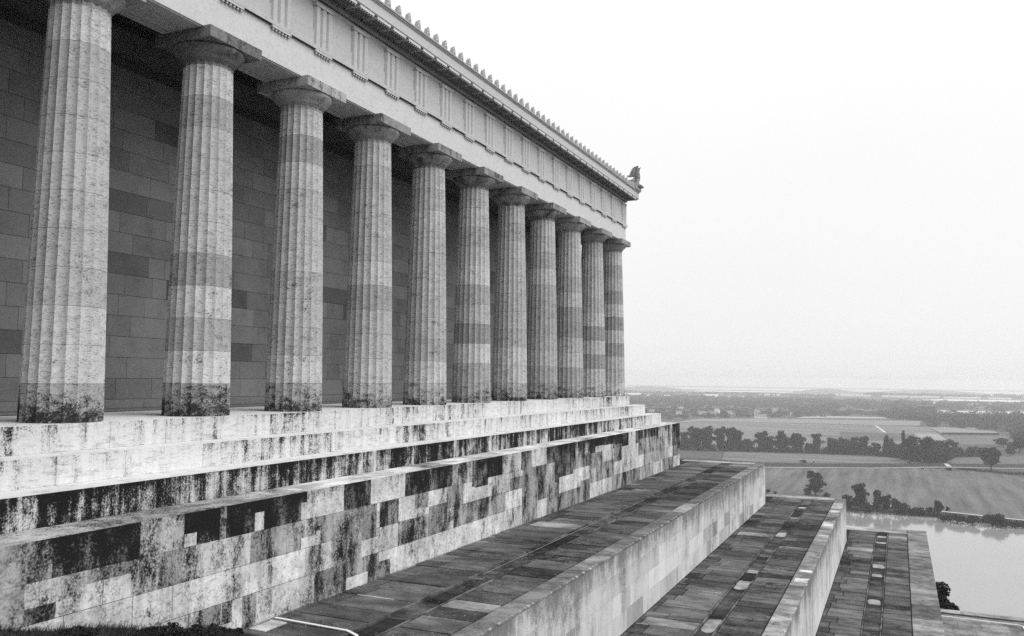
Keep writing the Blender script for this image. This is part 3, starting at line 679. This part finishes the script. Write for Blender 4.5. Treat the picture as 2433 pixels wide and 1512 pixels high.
for k, (x, y, r, lab) in enumerate([(4.15, -1.0, .42, 'roundest dark shrub growing against the patchwork wall'), (4.2, -.25, .36, 'low dark shrub just right of the roundest one'), (4.1, .45, .30, 'smallest low shrub, nearest the paving'), (4.15, -2.95, .35, 'spreading shrub at the left by the wall foot'), (4.2, .95, .2, 'low tuft of shrub at the edge of the paving')]):
    rr = random.Random(40+k); z = hbank(x, y)
    t = thing('shrub', lab, 'shrub', (x, y, z-.05), 0, 'shrubs along the wall foot')
    m = M(); leafcloud(m, [(rr.uniform(-.5, .9)*r, rr.uniform(-1.2, 1.2)*r, r*rr.uniform(.15, .5), r*.4, r*.45, r*.3) for _ in range(14)], 2600, .05, rr)
    m.build('foliage', MT['leafd'], t)
    m = M()
    for q in range(5):
        a = rr.uniform(0, 6.28); tubemesh(m, [(0, 0, 0), (r*.3*cos(a), r*.3*sin(a), r*.4), (r*.5*cos(a), r*.6*sin(a), r*.8)], [.02, .012, .006], 5)
    m.build('stem', MT['bark'], t)

# ------------------------------------------------------------------ ground, river, fields
def interp(pts, x):
    if x <= pts[0][0]: return pts[0][1]+(x-pts[0][0])*0.0
    for (a, b), (c, d) in zip(pts, pts[1:]):
        if x <= c: return b+(d-b)*(x-a)/(c-a)
    return pts[-1][1]
SH = [(-2000, 1150), (-600, 850), (-200, 745), (-23, 694), (-3, 697), (23, 693), (42, 692), (72, 675), (94, 675), (200, 660), (600, 640), (2000, 800)]
xs = sorted(set([-14000, -9000, -6000, -4000, -3000, -2200, -1600, -1200, -900, -700, -560, -450]+list(range(-400, 401, 20))+[450, 560, 700, 900, 1200, 1600, 2200, 3000, 4000, 6000, 9000, 14000]))
def hz(x, y, n):
    return n*sin(x*.013+y*.007)*cos(y*.011)
m = M(); rows = []
nf = [(-3000, -60), (-600, -40), (-200, -22), (-60, -14), (-14, -8), (-13.9, -8), (55, -12.5), (66, -20), (100, -36), (180, -68), (240, -92), (256, -98.5)]
for x in xs:
    col = []
    for (y, z) in nf:
        side = max(0, x-19)*.42 if y < 70 else 0
        zz = z-side-max(0, -x-30)*.15
        if y < 56 and x < 18.5: zz = min(zz, -16)
        if 18 < x < 40 and y < 62: zz = min(zz, -19.2)
        col.append((x, y, max(zz, -98.5) if y > 0 else max(zz, -98.0)))
    sy = interp(SH, x)
    for dy, z in ((-4, -99), (0, -97.4), (3, -95.4), (7, -95.02), (30, -95), (120, -95), (300, -95), (700, -95), (1500, -95), (3000, -95), (6000, -95), (9500, -95), (13500, -95)):
        col.append((x, sy+dy, z))
    rows.append(col)
for a, b in zip(rows, rows[1:]):
    for j in range(len(a)-1): m.poly([a[j], b[j], b[j+1], a[j+1]])
tag(m.build('ground', field(.085)), 'flat river plain and wooded hillside', kind='structure')
m = M(); m.poly([(-3000, 200, -97), (3000, 200, -97), (3000, 1100, -97), (-3000, 1200, -97)])
tag(m.build('river', MT['river']), 'wide pale river', kind='structure')
NLAY = [0]
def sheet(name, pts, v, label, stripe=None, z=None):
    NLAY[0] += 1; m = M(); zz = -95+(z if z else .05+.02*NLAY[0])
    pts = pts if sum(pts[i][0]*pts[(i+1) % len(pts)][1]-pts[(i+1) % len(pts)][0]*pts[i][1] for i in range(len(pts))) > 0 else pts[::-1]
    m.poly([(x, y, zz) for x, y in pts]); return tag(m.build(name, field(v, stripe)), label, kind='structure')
sheet('field', [(-900, 880), (-420, 900), (-210, 950), (-118, 974), (-61, 1002), (-12, 1025), (17, 1045), (43, 1066), (75, 1066), (102, 1043), (133, 1015), (149, 995), (240, 900), (700, 860), (600, 655), (113, 689), (84, 698), (43, 712), (17, 722), (-60, 735), (-200, 765), (-600, 862)], .125, 'big near field', (.11, .007, 1))
sheet('field', [(-231,1043),(-126,1035),(-65,1060),(43,1124),(174,1188),(400,1330),(400,1260),(167,1136),(77,1096),(37,1076),(-12,1031),(-61,1009),(-118,980),(-210,954),(-420,904),(-500,950)], .045, 'dark ploughed strip')
sheet('field', [(-200,1171),(-132,1191),(-75,1193),(4,1204),(44,1133),(43,1127),(-65,1062),(-126,1037),(-180,1043)], .15, 'paler field before the hedgerow', (.008, .06, 1))
sheet('field', [(-420, 1130), (-258,1158),(-202,1171),(-182,1045),(-232,1043),(-500,955)], .095, 'grey field before the hedgerow')
sheet('field', [(76,1229),(196,1350),(500,1600),(500,1400),(175,1196),(71,1137)], .13, 'field at the right of the hedgerow')
sheet('field', [(-441,1869),(-393,2007),(-138,2041),(0,2047),(73,2077),(84,1781),(93,1513),(75,1252),(-76,1209),(-262,1174),(-600,1250),(-700,1700)], .17, 'wide pale field beyond the hedgerow', (.004, .03, 1))
sheet('field', [(-700,1900),(-445,1941),(-445,2123),(-288,2263),(-158,2300),(66,2379),(58,2121),(-4,2076),(-142,2070),(-398,2020),(-445,1880),(-720,1760)], .22, 'pale field below the village')
sheet('field', [(-226,2343),(-166,2404),(6,2470),(6,2578),(-175,2524),(-225,2448)], .34, 'bright narrow field')
sheet('field', [(-87,1749),(41,1768),(45,1555),(-74,1498)], .10, 'dark square field')
sheet('field', [(42,1785),(84,1781),(94,1509),(85,1580),(49,1665)], .27, 'light slanting field')
sheet('field', [(73,2077),(163,2097),(192,1940),(189,1868),(90,1811)], .23, 'pale field beside the wood')
sheet('field', [(85,1743),(210,1802),(500,1850),(500,1600),(176,1543),(93,1490)], .14, 'field east')
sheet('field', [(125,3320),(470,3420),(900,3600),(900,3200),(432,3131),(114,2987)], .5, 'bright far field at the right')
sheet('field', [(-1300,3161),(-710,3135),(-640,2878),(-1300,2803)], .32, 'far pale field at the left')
for k, (x0, x1, y0, y1, v) in enumerate([(-2600, -700, 4900, 5300, .6), (-700, 900, 4300, 4700, .5), (100, 1800, 5200, 5700, .7), (-1800, -300, 7400, 8200, .7), (0, 3000, 7800, 8800, .6), (300, 1500, 3900, 4150, .5)]):  # tones raised so the colour itself carries some of the haze
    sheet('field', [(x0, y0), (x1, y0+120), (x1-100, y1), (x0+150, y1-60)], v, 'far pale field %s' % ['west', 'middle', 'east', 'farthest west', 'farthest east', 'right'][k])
sheet('field', [(-12000, 8900), (12000, 8900), (12000, 13300), (-12000, 13300)], .55, 'pale haze-bleached plain below the skyline')  # distant haze painted as a pale ground colour
def ribbon(name, pts, w, v, label, z):
    m = M()
    for (a, b), (c, d) in zip(pts, pts[1:]):
        L = sqrt((c-a)**2+(d-b)**2); nx, ny = -(d-b)/L*w/2, (c-a)/L*w/2
        m.poly([(a-nx, b-ny, -95+z), (c-nx, d-ny, -95+z), (c+nx, d+ny, -95+z), (a+nx, b+ny, -95+z)])
    return tag(m.build(name, plain(name+'_gravel', v, .1, .3)), label, kind='structure')
ribbon('track', [(-420, 902), (-210, 948), (-118,976),(-61,1004),(-12,1027),(17,1048),(43,1071),(77,1091),(116,1101),(166,1128),(400,1240)], 4.5, .5, 'pale farm track crossing the fields', .6)
ribbon('track', [(66,1131),(68,1092)], 5, .45, 'short spur of the farm track', .65)
ribbon('track', [(-32,2047),(-8,1768)], 5, .5, 'thin track in the far field', .7)
ribbon('path', [(-200, 757), (-60, 732), (-26,721),(-4,719),(17,716),(34,709),(43,706),(60,701),(72,696),(84,692),(96,688),(113,684),(300,668)], 2.6, .6, 'white riverside path', .75)
# ------------------------------------------------------------------ trees
def tree_meshes(kind, seed):
    rr = random.Random(seed); lob = []; tr = M()
    if kind == 'broad':
        for _ in range(26):
            a = rr.uniform(0, 6.28); q = rr.uniform(.05, .32); z = rr.uniform(.24, .82); q *= 1.15-abs(z-.5)
            lob.append((q*cos(a), q*sin(a), z, rr.uniform(.08, .17), rr.uniform(.08, .17), rr.uniform(.06, .14)))
        lob += [(0, 0, .55, .25, .25, .34)]; n = 3600; size = .05
    elif kind == 'upright':
        for _ in range(24):
            a = rr.uniform(0, 6.28); z = rr.uniform(.2, .95); q = .20*(1-abs(z-.45))*rr.random()+.03
            lob.append((q*cos(a)*1.5, q*sin(a)*1.5, z, rr.uniform(.08, .17), rr.uniform(.08, .17), rr.uniform(.06, .13)))
        lob += [(0, 0, .5, .2, .2, .4)]; n = 3400; size = .05
    elif kind == 'poplar':
        for k in range(9): lob.append((rr.gauss(0, .04), rr.gauss(0, .04), .15+k*.095, .30-.02*abs(k-3), .3-.02*abs(k-3), .09))
        n = 1400; size = .07
    else:
        for _ in range(9):
            a = rr.uniform(0, 6.28); q = rr.uniform(.1, .35); lob.append((q*cos(a), q*sin(a), rr.uniform(.2, .65), rr.uniform(.16, .26), rr.uniform(.16, .26), rr.uniform(.15, .3)))
        n = 1400; size = .08
    cr = M(); leafcloud(cr, lob, n, size, rr)
    if kind != 'bush':
        tubemesh(tr, [(0, 0, -.02), (.01, 0, .15), (.0, .01, .35), (.01, .0, .6), (0, 0, .8)], [.035, .026, .02, .013, .004], 7)
        for q in range(6):
            a = rr.uniform(0, 6.28); z = rr.uniform(.2, .5); L = rr.uniform(.15, .3)
            tubemesh(tr, [(0, 0, z), (L*.5*cos(a), L*.5*sin(a), z+.12), (L*cos(a), L*sin(a), z+.26)], [.014, .009, .003], 5)
    else:
        for q in range(5):
            a = rr.uniform(0, 6.28); tubemesh(tr, [(0, 0, -.02), (.15*cos(a), .15*sin(a), .3), (.3*cos(a), .3*sin(a), .6)], [.02, .014, .005], 5)
    c = cr.build('crown', MT['leaf']); t = tr.build('trunk', MT['bark'])
    cm, tm = c.data, t.data; bpy.data.objects.remove(c); bpy.data.objects.remove(t)
    return cm, tm
LIB = {k: [tree_meshes(k, 100+7*i+len(k)) for i in range(n)] for k, n in (('broad', 4), ('upright', 4), ('poplar', 2), ('bush', 4))}
TC = [0]
def plant(kind, x, y, h, w, label, group, z=-95.1, dense=1.0):
    name = {'broad': 'tree', 'upright': 'tree', 'poplar': 'poplar_tree', 'bush': 'bush'}[kind]
    cat = {'broad': 'tree', 'upright': 'tree', 'poplar': 'tree', 'bush': 'bush'}[kind]
    TC[0] += 1; rr = random.Random(TC[0]*13)
    cm, tm = LIB[kind][TC[0] % len(LIB[kind])]
    k = {'broad': .92, 'upright': .72, 'poplar': .7, 'bush': 1.0}[kind]
    o = thing(name, label, cat, (x, y, z), rr.uniform(0, 6.28), group); wx = w/k
    for nm, me in (('trunk', tm), ('crown', cm)):
        c = bpy.data.objects.new(nm, me); C.objects.link(c); c.parent = o; c.scale = (wx, wx, h*1.06)
    return o
ORD = ['first', 'second', 'third', 'fourth', 'fifth', 'sixth', 'seventh', 'eighth', 'ninth', 'tenth', 'eleventh', 'twelfth', 'thirteenth', 'fourteenth', 'fifteenth', 'sixteenth', 'seventeenth', 'eighteenth', 'nineteenth', 'twentieth', 'twenty-first', 'twenty-second', 'twenty-third', 'twenty-fourth', 'twenty-fifth', 'twenty-sixth', 'twenty-seventh', 'twenty-eighth', 'twenty-ninth', 'thirtieth', 'thirty-first', 'thirty-second']
rr = random.Random(77)
for i, (x, y, h, w) in enumerate(HEDGE):
    kind = 'poplar' if w < 8 and h > 20 else ('bush' if h < 10 else ('broad' if w/h > .78 else 'upright'))
    look = {'poplar': 'slim tall poplar', 'bush': 'low bushy tree', 'broad': 'broad round tree', 'upright': 'tall upright tree'}[kind]
    plant(kind, x, y, h, w*1.28, '%s, %s of the hedgerow counted from the temple' % (look, ORD[i]), 'trees of the long hedgerow between the fields')
# undergrowth that closes the foot of the hedgerow
m = M(); rr = random.Random(78); lob = []
hp = [(-500, 1140), (-330, 1165), (-255, 1172), (-193, 1183), (-140, 1196), (-64, 1211), (-20, 1213), (10, 1203), (31, 1155), (50, 1138), (60, 1150), (82, 1248), (110, 1272), (118, 1285)]
for (a, b), (c, d) in zip(hp, hp[1:]):
    n = max(1, int(sqrt((c-a)**2+(d-b)**2)/4))
    for k in range(n):
        t = (k+rr.random())/n; lob.append((a+(c-a)*t, b+(d-b)*t+rr.uniform(-3, 6), -93.5+rr.uniform(0, 3), rr.uniform(3, 6), rr.uniform(3, 5), rr.choice([3, 4, 6, 9])))
leafcloud(m, lob, 52000, 1.5, rr)
tag(m.build('undergrowth', MT['leaf']), 'dense undergrowth closing the foot of the hedgerow', 'undergrowth', kind='stuff')
for (x, y, h, w), lab in zip([(158,1487,14,26.3),(158,1370,11,18.8),(169,1377,22.8,26.8)], ['rounded tree beside the right-hand wood', 'low wide tree at the right edge in front of the wood', 'large dark tree at the right edge of the picture']):
    plant('broad', x, y, h, w, lab, 'trees at the right edge')
plant('broad', 108, 1071, 26.4, 31.7, 'lone broad tree standing by the farm track', None)
for lab, (x, y, h, w, kd) in {'second large tree behind the lone tree': (190, 1420, 20, 24, 'broad'), 'tree beyond the right edge': (215, 1400, 22, 26, 'broad'), 'pale low tree right of the lone tree': (150, 1300, 12, 14, 'broad')}.items():
    plant(kd, x, y, h, w, lab, 'trees at the right edge')
RL = ['dark bush on the far bank beside the terrace corner', 'tall feathery tree on the far bank, left of the river view', 'dark bush under the feathery tree', 'upright dark tree, second tall one on the far bank', 'shorter tree right of the second tall one', 'low tree falling away right of the tall pair', 'grey riverside bush beside the thin pole', 'small bush next after the thin pole', 'flat bush midway along the far bank', 'bush just left of the round dark riverside tree', 'round dark tree leaning over the white path', 'tiny tree inland of the white path', 'bush in the water below the round dark tree', 'first broad bush right of the round dark tree', 'second broad bush right of the round dark tree', 'largest dark bush at the right of the far bank', 'low bush joined to the largest one', 'bush near the right edge on the river shore', 'last bush on the shore at the right edge']
for i, (x, y, h, w) in enumerate(RIVER):
    kind = 'upright' if h > 10 else ('broad' if i in (5, 10) else 'bush')
    plant(kind, x, y, h*(1.05 if h > 10 else 1.4), w*1.25, RL[i], 'trees and bushes on the far river bank', z=-95.3 if y > 690 else -96.6)
m = M(); lob = []
for (a, b), (c, d) in zip([(-26, 694), (0, 697), (23, 693), (42, 692), (60, 680), (72, 674), (94, 672), (160, 662)], [(0, 697), (23, 693), (42, 692), (60, 680), (72, 674), (94, 672), (160, 662), (260, 655)]):
    n = int(sqrt((c-a)**2+(d-b)**2)/1.4)
    for k in range(n):
        t = (k+rr.random())/n; lob.append((a+(c-a)*t, b+(d-b)*t+rr.uniform(0, 3), -96.0+rr.uniform(0, 1.6), rr.uniform(1.4, 2.8), rr.uniform(1, 2), rr.uniform(.9, 2.6)))
leafcloud(m, lob, 16000, .55, rr)
tag(m.build('reeds', MT['leaf']), 'dark reeds and scrub along the far river shore', 'scrub', kind='stuff')
for (x, y, h, w), lab, kd in zip(RIVERA, ['tall loose tree rising behind the middle terrace', 'bush at the foot of the tree behind the middle terrace', 'small dark bush peeping over the middle terrace near its wall', 'tiny bush peeping over the middle terrace', 'rounded bush alone in the pale field', 'tiny bush beside the one alone in the field'], ['upright', 'bush', 'bush', 'bush', 'bush', 'bush']):
    plant(kd, x, y, h, w, lab, None)
plant('bush', -40, 752, 4, 7, 'bush right of the tree behind the middle terrace', None)
for (x, y, h, w), lab in zip(TRACKB, ['small bush at the edge of the pale field', 'bush beside the farm track junction', 'tiny bush on the near side of the track', 'little bush left along the track']):
    plant('bush', x, y, h, w, lab, 'bushes by the farm track')
m = M(); lob = []
for k in range(110):
    t = k/110; x = 75+t*110; y = 1068-t*62+(t*50 if t > .5 else 0)*0; lob.append((x, y+rr.uniform(-4, 10+18*t), -94.6, rr.uniform(1.5, 3), rr.uniform(1.5, 4), rr.uniform(.6, 1.8)))
leafcloud(m, lob, 6000, .8, rr)
tag(m.build('bramble', MT['leaf']), 'dark bramble strip under the lone tree', 'brambles', kind='stuff')
m = M(); lob = []
for k in range(60):
    t = k/60; lob.append((90+t*97, 1790+t*50, -94, 3, 3, 2.2))
leafcloud(m, lob, 3000, 1.6, rr)
tag(m.build('hedge', MT['leaf']), 'clipped dark hedge under the pale field near the wood', 'hedge')
# bare pole on the bank
m = M(); tubemesh(m, [(25, 698, -96), (24, 698, -88), (22.5, 698, -83)], [.14, .12, .06], 6)
tag(m.build('dead_tree', MT['metal']), 'thin pale dead trunk leaning on the far bank', 'dead tree')

# masses of wood far off
def wood(name, poly, n, r0, r1, faces, fs, label, seed, h0=6, h1=14, v='woodleaf'):
    rr = random.Random(seed); m = M(); lob = []
    X0, X1 = min(p[0] for p in poly), max(p[0] for p in poly); Y0_, Y1 = min(p[1] for p in poly), max(p[1] for p in poly)
    def inside(x, y):
        c = False
        for (a, b), (d, e) in zip(poly, poly[1:]+poly[:1]):
            if (b > y) != (e > y) and x < (d-a)*(y-b)/(e-b)+a: c = not c
        return c
    while len(lob) < n:
        x, y = rr.uniform(X0, X1), rr.uniform(Y0_, Y1)
        if inside(x, y):
            r = rr.uniform(r0, r1); h = rr.uniform(h0, h1); lob.append((x, y, -95+h*.55, r, r, h*.6))
    leafcloud(m, lob, faces, fs, rr)
    return tag(m.build(name, MT[v]), label, 'wood', kind='stuff')
wood('wood', [(66,2030),(76,2330),(105,2600),(371,2700),(700,2700),(700,1850),(320,1780),(256,1802),(200,1850),(160,2030),(110,2060)], 420, 9, 17, 34000, 4.2, 'dark rounded wood at the right beyond the fields', 1, 12, 24)
wood('wood', [(180,1560),(215,1790),(700,1800),(700,1400),(230,1440)], 90, 9, 16, 12000, 4.0, 'dark wood at the right edge behind the large tree', 2, 12, 24)
wood('wood', [(11,2390),(90,2400),(112,2990),(10,2990),(-40,2640)], 150, 8, 14, 12000, 4.5, 'grey wood around the square block', 3, 9, 17)
wood('wood', [(-1100,2300),(-640,2150),(-445,2000),(-440,2180),(-170,2440),(-180,2540),(6,2640),(0,3000),(-1300,3000)], 560, 8, 13, 26000, 4, 'trees around the far village', 4, 3, 9)
wood('wood', [(-1500,3000),(110,3000),(120,3350),(140,4300),(-400,4650),(-1100,4700),(-2000,4400)], 900, 12, 26, 32000, 8, 'hazy mid-distance wood', 5, 8, 18)
wood('wood', [(120,3450),(1500,3700),(2200,4300),(1600,5000),(200,4500)], 420, 12, 24, 16000, 8, 'hazy wood at the far right', 6, 7, 15)
wood('wood', [(-3500,5300),(-400,5700),(-300,6000),(-3500,6300)], 300, 18, 34, 9000, 12, 'faint far wood at the left', 7, 8, 16)
wood('wood', [(-200,6300),(3500,6100),(3800,7600),(-200,7400)], 330, 20, 40, 9000, 14, 'faint far wood at the right', 8, 8, 18)
# low hills on the skyline
def hill(x, y, rx, ry, h, label):
    m = M(); n = 26; k = 7; V = []
    for j in range(k+1):
        r = 1-j/k
        for q in range(n):
            a = 2*pi*q/n; V.append((x+rx*r*cos(a), y+ry*r*sin(a), -95.5+h*(1-r*r)**.8*(1+.08*sin(3*a))))
    for j in range(k):
        for q in range(n):
            m.poly([V[j*n+q], V[j*n+(q+1) % n], V[(j+1)*n+(q+1) % n], V[(j+1)*n+q]])
    tag(m.build('hill', plain('hill_wood', .2, .4, .02)), label, kind='structure')  # wood tone lightened, with skyline haze put into the colour
hill(-480, 6900, 290, 300, 38, 'low wooded hill on the skyline'); hill(-1800, 6600, 420, 400, 40, 'low hill at the left of the skyline'); hill(250, 8200, 500, 400, 30, 'flat low hill on the skyline')
hill(-3500, 12000, 4500, 900, 12, 'farthest hazy ridge at the left'); hill(3000, 12400, 5200, 800, 10, 'farthest hazy ridge at the right')
# village houses and long sheds
MT['white'] = plain('white_wall', .8, .05); MT['tile'] = plain('roof_tile', .22, .2); MT['dark'] = plain('window_dark', .03)
def house(x, y, w, d, h, rz, label, name='house', group='houses of the far village', roofv='tile', cat='house'):
    o = thing(name, label, cat, (x, y, -95.02), rz, group)
    m = M(); m.box(-w/2, w/2, -d/2, d/2, 0, h); r = h+d*.42 if name == 'house' else h+1.5
    m.poly([(-w/2, -d/2, h), (-w/2, d/2, h), (-w/2, 0, r)]); m.poly([(w/2, -d/2, h), (w/2, d/2, h), (w/2, 0, r)]); m.build('wall', MT['white'], o)
    m = M(); e = .5
    for s in (-1, 1):
        m.poly([(-w/2-e, s*(d/2+e), h-.3), (w/2+e, s*(d/2+e), h-.3), (w/2+e, 0, r+.15), (-w/2-e, 0, r+.15)])
        m.poly([(-w/2-e, s*(d/2+e), h-.6), (w/2+e, s*(d/2+e), h-.6), (w/2+e, s*(d/2+e), h-.3), (-w/2-e, s*(d/2+e), h-.3)])
    m.build('roof', MT[roofv], o)
    if name == 'house':
        m = M()
        for k in range(3):
            xx = -w/2+w*(k+.5)/3
            m.box(xx-.6, xx+.6, -d/2-.04, -d/2-.01, 1, 2.4)
        m.build('window', MT['dark'], o)
HL = ['tallest white gabled house in the far village', 'long low white house beside the gabled one', 'bright white house at the middle of the far village', 'small white house right of the gabled one', 'tiny bright house at the front of the village', 'white house at the right of the village', 'small house farther right in the village', 'pale long house left of the gabled one', 'pale house at the left of the village', 'wide pale roofed house in front of the field', 'leftmost small house near the temple', 'half hidden house at the back of the village', 'small white house in the hazy plain', 'larger white building in the hazy plain']
HS = [(-456,2453,11,10,9,1.4),(-448,2379,18,9,4,.1),(-352,2500,10,10,7,.5),(-425,2480,10,9,4,.2),(-466,2257,6,6,4,.3),(-350,2480,12,9,6,.2),(-255,2480,8,7,5,.1),(-489,2400,18,9,4,.1),(-537,2330,11,9,5,.4),(-310,2270,24,10,4,.1),(-627,2380,12,9,5,.2),(-315,2600,11,9,8,.2),(59,4289,14,12,6,0),(107,4336,22,12,6,0)]
for (x, y, w, d, h, rz), lab in zip(HS, HL): house(x, y, w*1.3, d*1.2, h*1.4, rz, lab)
WL = [(-455, 6230, 180, 'long white shed at the left of the skyline strip'), (-250, 6170, 190, 'second long white shed of the skyline strip'), (-10, 6040, 150, 'white shed in the middle of the skyline strip'), (160, 6000, 170, 'white shed right of the middle of the strip'), (370, 5950, 200, 'wide white shed toward the right of the strip'), (570, 5900, 120, 'last white shed at the right of the strip'), (-760, 5800, 160, 'white shed left of the long ones'), (-1040, 5250, 110, 'near white shed at the left of the plain'), (-1530, 5228, 120, 'leftmost white shed beside the temple corner')]
for x, y, w, lab in WL: house(x, y, w, 60, 9, .02, lab, 'warehouse', 'white sheds along the horizon', 'white', 'warehouse')
# square dark block in the wood
o = thing('silo_block', 'dark square block rising from the distant wood', 'building', (84, 2600, -95))
m = M(); m.box(-24, 24, -15, 15, 0, 32, 1, .2); m.build('wall', plain('weathered_concrete', .10, .2, .05), o)
m = M(); m.box(-24.5, 24.5, -15.5, 15.5, 32, 33); m.build('roof', MT['tile'], o)
# tree rising beyond the landing
for x, y, z, h, w, lab in [(19.9, 66.5, -24.5, 9.3, 3.5, 'dark leafy tree beyond the lower landing, tallest part'), (20.9, 67.5, -24.5, 7.6, 2.9, 'dark leafy tree close right of the taller one beyond the landing')]:
    rr = random.Random(int(x*10)); t = thing('tree', lab, 'tree', (x, y, z), 0, 'trees beyond the landing')
    m = M(); lob = []
    for k in range(16):
        a = rr.uniform(0, 6.28); q = rr.uniform(.1, .5)*w*.8; zz = h*rr.uniform(.4, .92); q *= 1.2-zz/h; lob.append((q*cos(a), q*sin(a), zz, w*.2, w*.2, w*.18))
    lob.append((0, 0, h*.62, w*.3, w*.3, h*.3))
    leafcloud(m, lob, 9000, .20, rr); m.build('crown', MT['leafd'], t)
    m = M(); tubemesh(m, [(0, 0, -1), (.1, 0, h*.4), (0, 0, h*.85)], [.25, .15, .04], 8); m.build('trunk', MT['bark'], t)

# ------------------------------------------------------------------ air
HZ = 1.4e-4
m = M(); m.box(-14200, 14200, -3200, 15600, -120, 40)
hz_ = tag(m.build('haze', MT['dark']), 'pale haze over the plain', 'haze', kind='stuff')
mm = bpy.data.materials.new('haze'); mm.use_nodes = True; nt = mm.node_tree; nt.nodes.clear()
out = nt.nodes.new('ShaderNodeOutputMaterial'); pv = nt.nodes.new('ShaderNodeVolumePrincipled')
pv.inputs['Color'].default_value = (.96, .96, .96, 1); pv.inputs['Density'].default_value = HZ; pv.inputs['Anisotropy'].default_value = .2
nt.links.new(pv.outputs[0], out.inputs['Volume']); hz_.data.materials.clear(); hz_.data.materials.append(mm)

# ------------------------------------------------------------------ light
sc = bpy.context.scene
W = bpy.data.worlds.new('World'); sc.world = W; W.use_nodes = True; t = NT(W.node_tree)
EL, AZ = radians(46), radians(82)          # sun height; direction measured from north (+Y) towards east (+X)
sky = t.n('ShaderNodeTexSky', sky_type='NISHITA'); sky.sun_disc = False; sky.sun_elevation = EL; sky.sun_rotation = AZ; sky.dust_density = 3.0
bw = t.n('ShaderNodeRGBToBW'); t.put(bw.inputs[0], sky.outputs[0])
tc = t.n('ShaderNodeTexCoord'); sep = t.n('ShaderNodeSeparateXYZ'); t.put(sep.inputs[0], tc.outputs['Generated'])
el = t.m('MAXIMUM', sep.outputs[2], 0.0)
cl = t.noise(tc.outputs['Generated'], 1.3, 4.0, .55)
over = t.mul(t.add(CLOUD0, t.mul(el, CLOUD1)), t.add(.94, t.mul(cl, .12)))   # overcast: brighter overhead than at the horizon
tot = t.add(t.mul(bw.outputs[0], .12), over)
bg = W.node_tree.nodes['Background']; t.put(bg.inputs[0], grey(t, tot)); bg.inputs[1].default_value = .1
ld = bpy.data.lights.new('sun', 'SUN'); ld.energy = SUN; ld.angle = radians(50); ld.color = (1, 1, 1)
so = bpy.data.objects.new('sun', ld); C.objects.link(so)
from mathutils import Vector, Matrix
so.rotation_euler = Vector((sin(AZ)*cos(EL), cos(AZ)*cos(EL), sin(EL))).to_track_quat('Z', 'Y').to_euler()

# ------------------------------------------------------------------ camera
yaw, pitch, roll = radians(-24.374), radians(4.031), radians(.638)
F = Vector((sin(yaw)*cos(pitch), cos(yaw)*cos(pitch), sin(pitch))); Rt = F.cross(Vector((0, 0, 1))).normalized(); U = Rt.cross(F)
R2 = cos(roll)*Rt+sin(roll)*U; U2 = -sin(roll)*Rt+cos(roll)*U
cd = bpy.data.cameras.new('camera'); co = bpy.data.objects.new('camera', cd); C.objects.link(co)
mw = Matrix((R2, U2, -F)).transposed().to_4x4(); mw.translation = (17.188, -13.419, 1.086); co.matrix_world = mw
cd.sensor_width = 36; cd.lens = 3413.1/4096*36; cd.clip_start = .1; cd.clip_end = 40000
sc.camera = co
sc.view_settings.view_transform = 'Standard'; sc.view_settings.look = 'None'; sc.view_settings.gamma = 1; sc.view_settings.exposure = EXPO
sc.render.resolution_x = 1024; sc.render.resolution_y = 636
cy = sc.cycles; cy.max_bounces = 8; cy.diffuse_bounces = 5; cy.glossy_bounces = 3; cy.volume_bounces = 1; cy.use_denoising = False
cy.sample_clamp_indirect = 8
